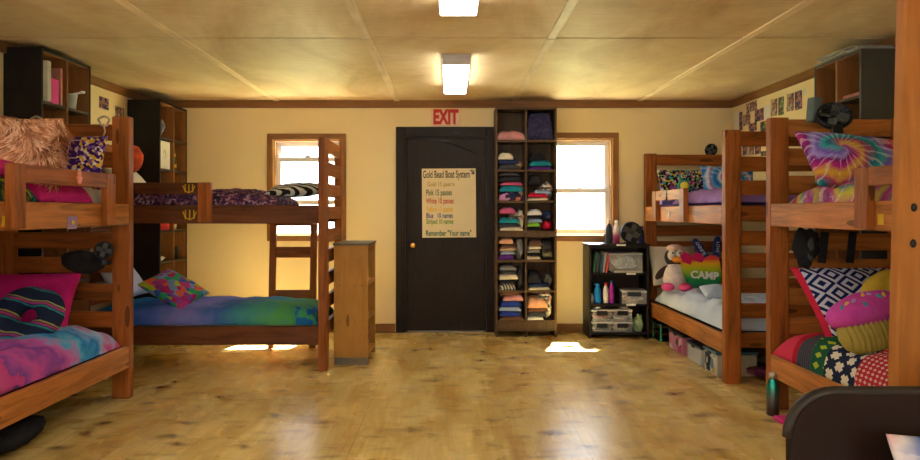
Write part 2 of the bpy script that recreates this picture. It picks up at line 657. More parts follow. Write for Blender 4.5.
# door
e = empty('door_1', (-.0425, YB, 0), kind='structure')
X = .4125
m = MB()
m.box(-X - .095, -X, -.03, .0, 0, 2.09, .004).box(X, X + .095, -.03, 0, 0, 2.09, .004).box(-X, X, -.03, 0, 1.99, 2.09, .004)
m.box(-X, -X + .02, 0, .1, 0, 1.99, .002).box(X - .02, X, 0, .1, 0, 1.99, .002).box(-X + .02, X - .02, 0, .1, 1.97, 1.99, .002)
m.build('door_casing', BROWNW, e)
sl = MB().box(-X + .0202, X - .0202, .012, .05, .012, 1.9695, .002).build('door_panel', BROWNW, e)
m = MB().lathe([(.026, 0), (.026, .006), (.011, .010), (.011, .03), (.026, .038), (.030, .052), (.022, .064), (.004, .067)], 20, Matrix.Rotation(PI / 2, 4, 'X'))
m.build('door_knob', BRASS, sl, (-.335, .012, .885), smooth=True)
MB().tube([(-.02, .005, 1.945), (.12, .0, 1.90), (.30, .0, 1.83)], .006).box(-.05, .03, -.01, .012, 1.935, 1.962, .003).build('closer_arm', BLACKP, sl)
MB().box(-.02, .06, -.012, .012, 2.0, 2.02, .002, Matrix.Translation((.1, -.024, .02))).build('door_catch', BLACKP, e)
MB().box(-X + .02, X - .02, -.03, .1, 0, .011, .002).build('threshold', plain('threshold_metal', (.25, .22, .18), .35, metal=.6), e)

# ------------------------------------------------------------------ ceiling lights
em = NT('lit_diffuser', .4)
em.b.inputs['Base Color'].default_value = (.9, .9, .88, 1)
em.b.inputs['Emission Color'].default_value = (1, .97, .86, 1)
em.b.inputs['Emission Strength'].default_value = 7.0
for k, (x, y0, y1) in enumerate(((.045, 2.36, 3.53), (.045, 4.68, 5.85))):
    e = empty('ceiling_light', (x, (y0 + y1) / 2, H),
              label='lit fluorescent ceiling fixture %s' % ('nearest to the camera, cut by the top of the photo' if k == 0 else 'nearer to the door, with its grey end cap showing'),
              cat='ceiling light', group='fluorescent ceiling fixtures')
    L = (y1 - y0) / 2
    MB().box(-.105, .105, -L, L, -.03, -.0005, .003).box(-.1, .1, -L, -L + .02, -.078, -.03, .003).box(-.1, .1, L - .02, L, -.078, -.03, .003).build('housing', plain('fixture_enamel', (.50, .46, .42), .4), e)
    MB().box(-.098, .098, -L + .021, L - .021, -.082, -.031, .012, seg=3).build('diffuser', em.m, e)

# ------------------------------------------------------------------ exit sign and door poster
e = empty('exit_sign', (-.045, YB, 2.185), label='red EXIT sign on the wall above the dark door', cat='sign')
MB().box(-.15, .15, -.008, -.0005, -.085, .085, .002).build('board', plain('sign_board', (.82, .58, .38), .5, var=.08), e)
text('EXIT', .20, plain('sign_red', (.55, .015, .015), .5, var=.1), parent=e, loc=(0, -.009, 0), sx=.62, bold=.009)

YD = YB + .012
pc = P(449, 203, YD)
e = empty('poster', (pc.x, YD, pc.z), rot=(0, R(-.4), 0), label='cream paper poster with coloured handwriting taped on the dark door', cat='poster')
MB().box(-.275, .275, -.003, -.0008, -.352, .352, 0).build('paper', plain('poster_paper', (.72, .60, .36), .7, var=.06, scale=3), e)
INK = {k: plain('ink_' + k, c, .7) for k, c in dict(black=(.03, .02, .02), gold=(.45, .28, .08), dark=(.06, .10, .05), red=(.5, .05, .03), yellow=(.75, .45, .02),
                                                    blue=(.05, .07, .25), green=(.12, .28, .04), teal=(.01, .10, .09)).items()}
for s, sz, ink, x, y in (('Gold Bead Boat System™', .105, 'black', .0, .29), ('Gold 15 passes', .06, 'gold', -.22, .19), ('Pink 15 passes', .085, 'dark', -.235, .105),
                         ('White 10 passes', .08, 'red', -.235, .02), ('Yellow 10 passes', .075, 'yellow', -.235, -.065), ('Blue   10 names', .07, 'blue', -.235, -.13),
                         ('Striped 10 names', .07, 'green', -.235, -.19), ('Remember "Your name"', .08, 'teal', -.24, -.31)):
    sx = (.52 if ink == 'black' else .44 if ink == 'teal' else .30) / (len(s) * sz * .47)
    text(s, sz, INK[ink], parent=e, loc=(x if ink == 'black' else x, -.0042, y), align='CENTER' if ink == 'black' else 'LEFT', ext=.0003, sx=sx, bold=.0016)

# ------------------------------------------------------------------ bunk beds
SL = [1.80, 1.62, 1.45, 1.27, 1.09, .93, .75, .57, .36]


def bunk(loc, rz, Wd, L, mats, label, guard, far_slats=True, posts_h=1.81, gz=1.43):
    mx, my, mz = mats
    e = empty('bunk_bed', loc, rz, label, 'bunk bed')
    T, D = .062, .115
    for (xa, xb) in ((0, D), (Wd - D, Wd)):
        for (ya, yb) in ((0, T), (L - T, L)):
            MB().box(xa, xb, ya, yb, 0, posts_h, .005).build('post', mz, e)
    for (ya, yb) in ((.012, .048), (L - .048, L - .012)):
        for z in SL:
            MB().box(D, Wd - D, ya, yb, z - .105, z, .004).build('end_slat', mx, e)
    for z0, z1 in ((1.135, 1.275), (.205, .345)):
        MB().box(-.0, .038, T, L - T, z0, z1, .005).build('side_rail', my, e)
        MB().box(Wd - .038, Wd, T, L - T, z0, z1, .005).build('side_rail', my, e)
        m = MB()
        n = 9
        for i in range(n):
            y = T + .05 + (L - 2 * T - .2) * i / (n - 1)
            m.box(.038, Wd - .038, y, y + .1, z0 + .035, z0 + .055, .003)
        m.build('mattress_slats', mx, e)
    g0, g1 = guard
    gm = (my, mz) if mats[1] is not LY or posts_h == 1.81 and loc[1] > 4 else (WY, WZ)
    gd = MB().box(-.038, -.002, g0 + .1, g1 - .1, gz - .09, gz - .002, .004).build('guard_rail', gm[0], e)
    for y in (g0, g1 - .1):
        MB().box(-.041, -.0005, y, y + .1, 1.145, gz, .004).build('guard_support', gm[1], gd)
    return e


bedA = bunk((-2.10, 4.33, 0), PI, .88, 2.05, (WX, LY, WZ), 'wooden bunk bed at the front left under the fluffy peach pillow', (.31, 1.26), gz=1.457, posts_h=1.85)
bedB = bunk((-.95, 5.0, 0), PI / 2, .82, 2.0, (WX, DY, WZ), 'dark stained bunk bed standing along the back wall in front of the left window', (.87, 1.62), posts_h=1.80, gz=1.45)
bedC = bunk((1.960, 4.64, 0), 0, .90, 1.96, (WX, LY, WZ), 'wooden bunk bed at the back right holding the penguin toy', (.72, 1.55), gz=1.42)
bedD = bunk((1.985, 2.05, 0), 0, .875, 2.05, (LX, LY, WZ), 'wooden bunk bed at the front right with tie-dye bedding on its upper bunk', (.18, 1.09), gz=1.435)

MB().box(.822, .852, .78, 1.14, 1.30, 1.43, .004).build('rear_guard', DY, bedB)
# mattresses (eight)
MAT_W = cloth('mattress_white', sv((.50, .46, .38), (.62, .58, .50)), scale=3)
MAT_L = cloth('mattress_lilac', sv((.22, .14, .50), (.32, .22, .62)), scale=3)
MAT_K = cloth('mattress_black', sv((.015, .015, .02), (.03, .03, .035)), scale=3)


def mattress(cx, cy, z, wd, ln, m, label, h=.13, rz=0):
    return softslab('mattress', wd, ln, h, (cx, cy, z), m, label, 'mattress', rz=rz, amp=.002, p=14, n=18, m=18, group=None)


mattress(-2.55, 3.30, 1.192, .74, 1.9, MAT_W, 'white mattress on the upper bunk at the front left', .085)
mattress(-2.55, 3.30, .262, .74, 1.9, MAT_K, 'dark mattress under the tie-dye comforter at the front left', .085)
mattress(-1.95, 5.41, 1.192, .70, 1.84, MAT_W, 'pale mattress under the purple blanket on the upper bunk by the left window', .085, PI / 2)
mattress(-1.95, 5.41, .262, .70, 1.84, MAT_W, 'pale mattress under the blue tie-dye duvet below the left window', .085, PI / 2)
mattress(2.41, 5.62, 1.192, .80, 1.8, MAT_L, 'lilac mattress on the upper bunk at the back right', .10)
mattress(2.41, 5.62, .262, .80, 1.8, MAT_K, 'black mattress under the penguin and foam hand', .10)
mattress(2.42, 3.08, 1.192, .76, 1.9, MAT_W, 'white mattress on the upper bunk at the front right', .055)
mattress(2.42, 3.08, .262, .76, 1.9, MAT_K, 'dark mattress under the patchwork comforter', .085)

# ladder behind bed B, in front of the left window
e = empty('bunk_ladder', (-1.425, 5.87, 0), label='dark red wooden ladder between the bunk and the left window', cat='ladder', rot=(R(-4), 0, 0))
for x in (-.185, .185): MB().box(x - .028, x + .028, -.02, .02, 0, 1.28, .004).build('side_rail', WZ, e)
for z in (.18, .47, .86, 1.15): MB().box(-.157, .157, -.018, .018, z - .05, z + .05, .004).build('rung', WX, e)

# small painted marks and ornaments on the beds
def badge(parent_name, loc, rot, w, h, c, label, c2=None, shape='card'):
    m = MB()
    if shape == 'card': m.box(-w / 2, w / 2, -.004, 0, -h / 2, h / 2, .001)
    else:
        m.ball((0, -.006, h * .28), (w * .26, .010, h * .22), n=10)
        m.ball((0, -.006, -h * .12), (w * .33, .012, h * .30), n=10)
        m.ball((-w * .3, -.006, .0), (w * .2, .008, h * .12), n=8).ball((w * .3, -.006, .0), (w * .2, .008, h * .12), n=8)
    o = m.build(parent_name, c, None, loc, rot, label=label, cat='ornament')
    if c2: MB().ball((0, -.006, 0), (w * .2, .004, h * .2), n=10).build('emblem', c2, o)
    return o


YEL = plain('paint_yellow', (.65, .42, .02), .6)
PKS = plain('paint_salmon', (.75, .28, .20), .6)
LIL = plain('paint_lilac', (.30, .20, .40), .6)
badge('figurine', (-2.058, 3.61, 1.412), (0, 0, R(90)), .055, .085, PKS, 'salmon pink plastic figure stuck on the guard rail at the front left', shape='fig')
badge('sticker', (-2.0995, 3.62, 1.165), (0, 0, R(90)), .085, .07, LIL, 'lilac sticker with yellow middle on the front left upper rail', YEL)
badge('sticker', (-2.0995, 3.07, 1.13 + .05), (0, 0, R(90)), .03, .05, YEL, 'small yellow sticker at the left edge of the photo on the bed rail')


def trident(name, loc, rot, label, m, s=1.0):
    b = MB()
    for x in (-.028, 0, .028): b.tube([(x * s, 0, -.03 * s), (x * s, 0, .03 * s)], .0045 * s, 6)
    b.tube([(-.045 * s, 0, .02 * s), (-.03 * s, 0, -.02 * s), (0, 0, -.035 * s), (.03 * s, 0, -.02 * s), (.045 * s, 0, .02 * s)], .004 * s, 6)
    return b.build(name, m, None, loc, rot, label=label, cat='painted mark')


trident('painted_emblem', (-1.985, 4.956, 1.405), (0, 0, 0), 'yellow painted emblem on the guard rail of the dark bunk', YEL)
trident('painted_emblem', (-1.995, 4.996, 1.205), (0, 0, 0), 'yellow painted emblem on the upper side rail of the dark bunk', YEL, 1.15)
badge('painted_flower', (1.984, 3.0, 1.19), (0, 0, R(-90)), .04, .05, YEL, 'tiny yellow flower painted on the front right upper rail')
b = MB().ball((0, -.002, .03), (.014, .004, .016), n=8).tube([(0, 0, .02), (0, 0, -.01), (-.014, 0, -.04)], .005, 6).tube([(0, 0, -.01), (.014, 0, -.04)], .005, 6).tube([(-.02, 0, .005), (.02, 0, .01)], .005, 6)
b.build('painted_figure', BLACKP, None, (1.920, 5.78, 1.372), (0, 0, R(-90)), label='black stick figure painted on the guard rail at the back right', cat='painted mark')
badge('sticker', (1.958, 5.83, 1.20), (0, 0, R(-90)), .03, .05, WHITEP, 'white sticker on the upper rail at the back right')

# ------------------------------------------------------------------ bedding: front left bunk (bed A)
MAG = cloth('magenta_cloth', sv((.42, .008, .13), (.58, .02, .20)), scale=6)
NEON = cloth('neon_swirl', sv((.01, .01, .03), (.01, .35, .12), (.01, .01, .04), (.5, .55, .02), (.02, .02, .10)), scale=5, k=3, interp='LINEAR')
softslab('blanket', .78, .66, .13, (-2.53, 3.06, 1.279), NEON, 'black blanket with neon swirls on the front left upper bunk', 'blanket', amp=.012, fr=6)
softslab('blanket', .78, .50, .13, (-2.53, 3.665, 1.279), MAG, 'magenta blanket folded on the front left upper bunk', 'blanket', amp=.010, fr=6)
FUR = cloth('peach_fur', sv((.50, .20, .09), (.66, .31, .16), (.78, .42, .25)), scale=30, k=.5, rough=.9)
pm = pillow_mesh(.66, .36, .18, seed=3, wr=.012)
bm = bmesh.new()
bm.from_mesh(pm)
bm.faces.ensure_lookup_table()
random.seed(3)
fl = [f for f in bm.faces]
ar = [f.calc_area() for f in fl]
for f in random.choices(fl, weights=ar, k=8000):
    vsx = [v.co for v in f.verts]
    a_, b_ = random.random(), random.random()
    p = vsx[0].lerp(vsx[1], a_).lerp(vsx[3 % len(vsx)].lerp(vsx[2], a_), b_)
    n = f.normal
    q = p * 9
    cl = Vector((noise.noise(q), noise.noise(q + Vector((9, 0, 0))), noise.noise(q + Vector((0, 9, 0)))))
    drop = (n * .35 + Vector((cl.x * 2.4, -.75 + cl.y * 1.2, cl.z)) + Vector((random.uniform(-.22, .22), 0, random.uniform(-.2, .2)))).normalized()
    side = drop.cross(n)
    if side.length < .01: continue
    side.normalize()
    ln = random.uniform(.05, .10)
    wd = .0045
    root, mid, tip = p, p + n * .018 + drop * ln * .5, p + n * .006 + drop * ln
    va, vb, vc, vd, ve = [bm.verts.new(z) for z in (root - side * wd, root + side * wd, mid - side * wd * .7, mid + side * wd * .7, tip)]
    mi = min(2, max(0, int(1.5 + 2.2 * noise.noise(p * 38) + random.uniform(-.6, .6))))
    for fc in ((va, vb, vd, vc), (vc, vd, ve)):
        nf = bm.faces.new(fc)
        nf.material_index = mi
bm.to_mesh(pm)
bm.free()
pm.materials.append(plain('peach_fur_dark', (.45, .18, .08), .9))
pm.materials.append(plain('peach_fur_mid', (.72, .36, .19), .9))
pm.materials.append(plain('peach_fur_pale', (.90, .56, .35), .9))
link('fluffy_pillow', pm, None, None, (-2.46, 3.52, 1.565), (R(70), R(-2), R(10)), label='peach coloured shaggy fur pillow at the front left', cat='pillow')
pillow('pillow', .62, .40, .14, (-2.50, 3.25, 1.445), (R(6), R(3), R(8)), MAG, 'magenta pillow lying under the shaggy peach pillow', seed=5)
PURP = NT('purple_zodiac_print', .85, .1)
ob = PURP.obj()
x_, y_, z_ = PURP.sep(ob)
gx = PURP.math('FRACT', PURP.math('MULTIPLY', x_, 8))
gy = PURP.math('FRACT', PURP.math('MULTIPLY', y_, 8))
ln = PURP.math('MAXIMUM', PURP.math('LESS_THAN', gx, .06), PURP.math('LESS_THAN', gy, .06))
dx = PURP.math('SUBTRACT', gx, .5)
dy = PURP.math('SUBTRACT', gy, .5)
dd = PURP.math('LESS_THAN', PURP.math('ADD', PURP.math('MULTIPLY', dx, dx), PURP.math('MULTIPLY', dy, dy)), .03)
left = PURP.mix(PURP.math('MAXIMUM', ln, dd), (.05, .015, .16), (.55, .45, .45))
vv = PURP.vor(ob, 55)
rt = PURP.ramp(PURP.sep(vv.outputs['Color'])[0], sc_((.05, .015, .16), (.7, .45, .05), (.75, .70, .62), (.05, .015, .16), (.20, .10, .45)), 'CONSTANT')
PURPM = PURP.color(PURP.mix(PURP.math('GREATER_THAN', x_, .06), left, rt))
pillow('pillow', .40, .36, .13, (-2.34, 4.02, 1.53), (R(72), 0, R(6)), PURPM, 'dark purple printed pillow at the end of the front left upper bunk', seed=6)
softslab('white_sheet', .66, .20, .11, (-2.47, 4.04, 1.279), MAT_W, 'crumpled white sheet at the end of the front left upper bunk', 'sheet', amp=.012, fr=9)
pillow('small_cushion', .16, .10, .07, (-2.44, 4.20, 1.60), (R(70), 0, 0), cloth('teal_cloth', sv((.02, .18, .30), (.04, .35, .5))), 'small teal cloth bundle behind the purple printed pillow', 'cushion', seed=7)

# lower bunk A
DYE1 = cloth('tie_dye_pink_blue', [(.0, (.50, .05, .25)), (.18, (.55, .10, .33)), (.30, (.30, .45, .75)), (.42, (.01, .20, .55)), (.52, (.10, .42, .72)), (.60, (.60, .12, .42)), (.74, (.22, .06, .36)), (.86, (.55, .09, .36)), (1, (.15, .06, .35))], 'bands', scale=.85, k=-.5, d=.55, center=(0, -.88, 0))
softslab('comforter', .80, 1.86, .155, (-2.545, 3.31, .349), DYE1, 'pink, blue and purple tie-dye comforter on the front left lower bunk', 'comforter', amp=.030, fr=4, p=9, n=50, m=70, rot=(0, 0, PI))
pillow('pillow', .66, .42, .15, (-2.69, 4.08, .65), (R(62), 0, R(4)), MAG, 'large magenta pillow against the slats of the front left lower bunk', seed=8)
# the ring-shaped travel cushion
DON = cloth('donut_print', [(0, (.012, .02, .05)), (.42, (.012, .02, .05)), (.5, (.02, .30, .30)), (.55, (.012, .02, .05)), (.66, (.5, .05, .25)), (.72, (.012, .02, .05)), (.8, (.4, .4, .1)), (.84, (.012, .02, .05)), (1, (.012, .02, .05))], 'bands', scale=9, k=.3, d=.5)
b = bmesh.new()
n, mseg = 40, 16
rg = []
for i in range(n):
    a = 2 * PI * i / n
    r0 = .072 * (1 + .05 * math.sin(3 * a))
    rg.append([b.verts.new(((.115 + r0 * math.cos(2 * PI * j / mseg)) * math.cos(a), (.115 + r0 * math.cos(2 * PI * j / mseg)) * math.sin(a), .85 * r0 * math.sin(2 * PI * j / mseg))) for j in range(mseg)])
for i in range(n):
    for j in range(mseg):
        b.faces.new((rg[i][j], rg[(i + 1) % n][j], rg[(i + 1) % n][(j + 1) % mseg], rg[i][(j + 1) % mseg]))
bmesh.ops.recalc_face_normals(b, faces=b.faces)
me = bpy.data.meshes.new('ring')
b.to_mesh(me)
b.free()
link('ring_cushion', me, DON, None, P(29, 316, 3.80), (R(60), 0, R(14)), True, 'dark ring-shaped cushion with coloured dashes against the magenta pillow', 'cushion')

# black cap and small fan clipped on bed A end slats
e = empty('hanging_hat', P(84, 262, 4.20), rot=(R(8), R(8), R(10)), label='black hat hanging on the end slats of the front left bunk', cat='hat')
BK = cloth('black_cloth', sv((.008, .008, .010), (.025, .025, .028)), scale=8)
MB().ball((0, 0, 0), (.135, .045, .075), nz=.12, n=20).build('crown', BK, e, smooth=True)
MB().ball((.10, -.02, .02), (.075, .02, .022), n=12).build('brim', BK, e, smooth=True)


def clip_fan(loc, rz, s, label, blades=True, tilt=0):
    e = empty('clip_fan', loc, rot=(tilt, 0, rz), label=label, cat='fan')
    M = Matrix.Rotation(PI / 2, 4, 'X')
    MB().lathe([(.06 * s, -.02 * s), (.098 * s, -.018 * s), (.104 * s, 0), (.098 * s, .018 * s), (.088 * s, .02 * s), (.088 * s, -.01 * s), (.03 * s, -.012 * s)], 28, M).build('fan_housing', BLACKP, e, smooth=True)
    g = MB()
    for k in range(12):
        a = 2 * PI * k / 12
        g.tube([(.02 * s * math.cos(a), -.024 * s, .02 * s * math.sin(a)), (.06 * s * math.cos(a + .25), -.030 * s, .06 * s * math.sin(a + .25)), (.095 * s * math.cos(a + .4), -.018 * s, .095 * s * math.sin(a + .4))], .0018 * s, 5)
    g.ball((0, -.026 * s, 0), (.022 * s, .008 * s, .022 * s), n=12)
    g.build('grille', plain('dark_plastic', (.03, .035, .035), .35), e)
    f = MB()
    for k in range(4):
        a = 2 * PI * k / 4 + .3
        f.box(.015 * s, .082 * s, -.002, .002, -.028 * s, .028 * s, .001, Matrix.Rotation(a, 4, 'Y') @ Matrix.Rotation(.5, 4, 'X'))
    f.build('blades', plain('fan_blade', (.10, .12, .12), .35), e)
    MB().box(-.028 * s, .028 * s, -.03 * s, .05 * s, -.175 * s, -.10 * s, .006).box(-.012 * s, .012 * s, 0, .02 * s, -.11 * s, -.08 * s, .003).build('clip', BLACKP, e)
    return e


clip_fan(P(104, 250, 4.15), R(25), .55, 'small black fan clipped beside the black cap on the front left bunk')

# rope knots on the top slat of bed A
ROPE = cloth('rope', sv((.42, .34, .24), (.62, .54, .42)), scale=40)
for px, txt in ((36, 'left of the purple printed pillow'), (104, 'beside the corner post')):
    p = P(px, 121, 4.26)
    b = MB()
    pts = [(.03 * math.cos(t) * (1 + .3 * math.sin(3 * t)), -.012 * math.sin(2 * t), .03 * math.sin(t)) for t in [i * .3 for i in range(34)]]
    b.tube(pts, .007, 6).tube([(.0, -.01, -.02), (.01, -.012, -.07), (-.005, -.01, -.11)], .006, 6)
    b.build('rope_knot', ROPE, None, p, (0, 0, .2), True, 'knotted pale rope on the front left top slat, ' + txt, 'rope')

# ------------------------------------------------------------------ bedding: bunk B
PGAL = cloth('purple_floral', sc_((.05, .02, .07), (.16, .06, .13), (.08, .05, .14), (.35, .22, .30), (.07, .02, .06), (.02, .02, .06), (.22, .08, .13)), 'cells', scale=55, k=2)
softslab('blanket', .73, 1.52, .11, (-2.10, 5.41, 1.279), PGAL, 'purple flower-printed blanket on the dark bunk', 'blanket', rz=PI / 2, amp=.022, fr=5, n=40, m=60)
ZEB = cloth('zebra_print', [(0, (.012, .012, .015)), (.48, (.012, .012, .015)), (.52, (.55, .55, .52)), (1, (.55, .55, .52))], 'bands', scale=17, k=.6, d=1.6, interp='CONSTANT')
pillow('zebra_pillow', .48, .36, .11, (-1.25, 5.36, 1.405), (R(8), R(-3), R(6)), ZEB, 'zebra-striped pillow on the right end of the dark bunk', seed=12)
DYE2 = cloth('tie_dye_blue_green', [(0, (.05, .30, .16)), (.10, (.10, .38, .10)), (.22, (.06, .32, .30)), (.36, (.05, .14, .42)), (.5, (.22, .22, .60)), (.62, (.08, .16, .60)), (.74, (.01, .14, .48)), (.86, (.01, .22, .45)), (1, (.01, .12, .45))], 'bands', scale=.52, k=.3, d=.30, center=(0, -.93, 0))
softslab('duvet', .72, 1.86, .135, (-1.95, 5.41, .349), DYE2, 'blue and green tie-dye duvet under the left window', 'duvet', rz=PI / 2, amp=.020, fr=3.5, n=46, m=66)
PAT = cloth('patchwork_print', sc_((.45, .02, .16), (.04, .10, .45), (.35, .45, .03), (.02, .35, .15), (.5, .04, .22), (.20, .35, .60), (.30, .05, .30), (.7, .12, .06)), 'cells', scale=19, k=2)
pillow('patchwork_pillow', .42, .38, .14, (-2.24, 5.30, .60), (R(16), R(28), R(-6)), PAT, 'bright patchwork pillow on the blue tie-dye duvet', seed=13)
pillow('pillow', .34, .55, .14, (-2.70, 5.40, .66), (R(0), R(55), R(5)), cloth('pale_blue_cloth', sv((.45, .52, .70), (.62, .66, .80))), 'pale blue pillow at the left end of the tie-dye duvet', seed=14)
pillow('pillow', .30, .50, .13, (-2.66, 5.42, 1.47), (0, R(50), 0), MAT_W, 'off-white pillow at the left end of the purple blanket', seed=15)
OR = plain('orange_plush', (.75, .12, .04), .9, var=.3, scale=20)
MB().ball((0, 0, 0), (.10, .05, .11), nz=.1).build('orange_plush', OR, None, P(131, 159, 5.12), label='round orange plush toy beside the corner post of the front left bunk', cat='plush toy', smooth=True)

# ------------------------------------------------------------------ bunk C, upper
FLO = cloth('dark_floral', sc_((.01, .01, .015), (.30, .03, .25), (.01, .01, .015), (.03, .30, .28), (.55, .50, .45), (.01, .01, .015), (.45, .35, .03)), 'cells', scale=55, k=2)
pillow('floral_pillow', .50, .29, .13, (2.17, 6.02, 1.485), (R(68), 0, R(2)), FLO, 'black pillow with bright flowers on the back right upper bunk', seed=21)
DYE3 = cloth('tie_dye_blue', sv((.02, .12, .50), (.05, .35, .65), (.30, .10, .45), (.55, .60, .75), (.03, .20, .60)), 'spiral', scale=9, k=2, d=.9)
pillow('tie_dye_pillow', .46, .32, .13, (2.44, 5.72, 1.475), (R(66), R(4), R(-3)), DYE3, 'blue tie-dye pillow on the back right upper bunk', seed=22)
LILB = cloth('lilac_cloth', sv((.24, .14, .42), (.36, .22, .56)), scale=6)
softslab('blanket', .80, 1.15, .10, (2.39, 5.28, 1.295), LILB, 'purple blanket on the back right upper bunk', 'blanket', amp=.028, fr=7, n=40, m=46)
softslab('bolster', .74, .26, .10, (2.39, 6.36, 1.295), cloth('lilac_bolster', sv((.30, .22, .62), (.40, .32, .75))), 'lilac rolled bolster at the wall end of the back right upper bunk', 'bolster', amp=.008)
e = empty('smiling_ball', P(683.5, 186, 5.62), label='small round yellow and teal toy between the two pillows at the back right', cat='toy')
MB().ball((0, 0, 0), (.055, .035, .055)).build('rim', plain('teal_toy', (.01, .22, .20), .6), e, smooth=True)
MB().ball((0, -.022, 0), (.038, .02, .038)).build('face', plain('yellow_toy', (.75, .62, .05), .6), e, smooth=True)
clip_fan(P(711, 150, 6.58), R(0), .62, 'black fan clipped on the far top slat of the back right bunk', tilt=R(10))

# bunk C, lower
DUV = cloth('white_blue_duvet', sv((.42, .52, .68), (.55, .66, .80), (.68, .76, .86)), scale=3)
softslab('white_duvet', .82, 1.62, .14, (2.40, 5.52, .365), DUV, 'rumpled white-blue duvet on the back right lower bunk', 'duvet', amp=.042, fr=7.5, p=8, n=60, m=80)
pillow('pillow', .50, .42, .15, (2.20, 6.40, .70), (R(62), 0, R(5)), MAT_W, 'cream pillow behind the penguin toy', seed=23)
pillow('pillow', .22, .17, .10, P(716, 292, 5.35), (R(25), 0, 0), DUV, 'little pale blue cushion in front of the foam hand', seed=24, cat='cushion')
e = empty('penguin_toy', P(675, 290, 6.0), rz=R(-8), label='plush penguin toy with orange beak and pink feet on the lower bunk', cat='plush toy')
PKD = plain('plush_dark', (.035, .022, .022), .9)
PKW = plain('plush_white', (.60, .55, .52), .9, scale=30)
MB().ball((0, 0, .125), (.112, .09, .13), nz=.05).build('body', PKW, e, smooth=True)
MB().ball((0, .02, .30), (.092, .078, .088)).build('head', PKD, e, smooth=True)
MB().ball((-.035, -.045, .325), (.04, .02, .048)).ball((.035, -.045, .325), (.04, .02, .048)).build('face_patch', PKW, e, smooth=True)
MB().ball((-.03, -.066, .345), .009, n=8).ball((.03, -.066, .345), .009, n=8).build('eyes', BLACKP, e, smooth=True)
MB().ball((0, -.085, .285), (.045, .045, .030)).build('beak', plain('orange_beak', (.75, .26, .03), .8), e, smooth=True)
MB().ball((0, .01, .385), (.075, .065, .035)).ball((.07, .0, .37), (.02, .02, .02)).build('cap', plain('plush_peach', (.72, .48, .40), .9), e, smooth=True)
for s in (-1, 1):
    MB().ball((0, 0, 0), (.035, .025, .085), Matrix.Rotation(s * -.75, 4, 'Y')).build('wing', PKD, e, (s * .115, -.005, .16), smooth=True)
    MB().ball((0, 0, 0), (.058, .075, .038)).build('foot', plain('plush_pink', (.70, .08, .25), .9), e, (s * .075, -.075, .035), smooth=True)

# the foam hand
t = NT('rainbow_foam', .6)
x_, y_, z_ = t.sep(t.obj())
nn, _ = t.noise(t.obj(), 6, 2)
RAIN = t.color(t.ramp(t.math('ADD', t.math('MULTIPLY', z_, 2.4), t.math('MULTIPLY', nn, .06)),
                      [(.02, (.01, .10, .10)), (.22, (.01, .30, .05)), (.42, (.40, .50, .01)), (.55, (.75, .45, .01)), (.64, (.75, .06, .05)), (.9, (.60, .01, .12))]))
e = empty('foam_hand', P(704, 288, 5.85) + Vector((0, .05, 0)), rot=(R(-8), 0, R(-4)), label='rainbow foam hand with two raised fingers lettered CAMP', cat='foam hand')
palm = [(-.10, .0), (.10, -.01), (.16, .04), (.175, .13), (.165, .24), (.14, .30), (.02, .27), (-.02, .30), (-.07, .29), (-.09, .26), (-.12, .30), (-.17, .29), (-.18, .24), (-.165, .12)]
MB().prism(palm, -.025, .025, bev=.008).build('palm', RAIN, e)
PKF = plain('foam_magenta', (.60, .01, .12), .6)
MB().prism([(-.175, .23), (-.10, .20), (-.085, .25), (-.10, .30), (-.15, .32), (-.19, .29)], -.036, -.026, bev=.003).prism([(-.07, .24), (0, .22), (.03, .26), (.0, .30), (-.05, .32), (-.08, .29)], -.036, -.026, bev=.003).build('curled_fingers', PKF, e)
NAV = plain('foam_navy', (.015, .03, .14), .6)
for a, x, s in ((-.52, .045, 'SUNNY'), (.14, .135, 'LOVE')):
    fg = MB().prism([(-.028, 0), (.028, 0), (.033, .12), (.022, .185), (0, .20), (-.022, .185), (-.033, .12)], -.022, .022, bev=.006).build('finger', NAV, e, (x, 0, .27), (0, a, 0))
    text(s, .042, WHITEP, parent=fg, loc=(0, -.024, .095), rot=(PI / 2, -PI / 2 if a < 0 else PI / 2, 0))
text('CAMP', .092, WHITEP, parent=e, loc=(.02, -.029, .105), bold=.003, rot=(PI / 2, R(4), 0), ext=.003)

# under bunk C
def crate(name, w, d, h, loc, rz, body, lid, label, cat, art=None):
    e = empty(name, loc, rz, label, cat)
    MB().box(-w / 2, w / 2, -d / 2, d / 2, 0, h * .86, .01, seg=2).build('body', body, e)
    MB().box(-w / 2 - .008, w / 2 + .008, -d / 2 - .008, d / 2 + .008, h * .86, h, .008, seg=2).build('lid', lid, e)
    if art:
        MB().box(-w / 2 - .003, -w / 2 - .0005, -d * .38, d * .38, h * .08, h * .8, 0).build('picture_panel', art, e)
    MB().box(-w / 2 - .014, -w / 2 - .003 - .001, -.03, .03, h * .80, h * .92, .003).build('latch', BLACKP, e)
    return e


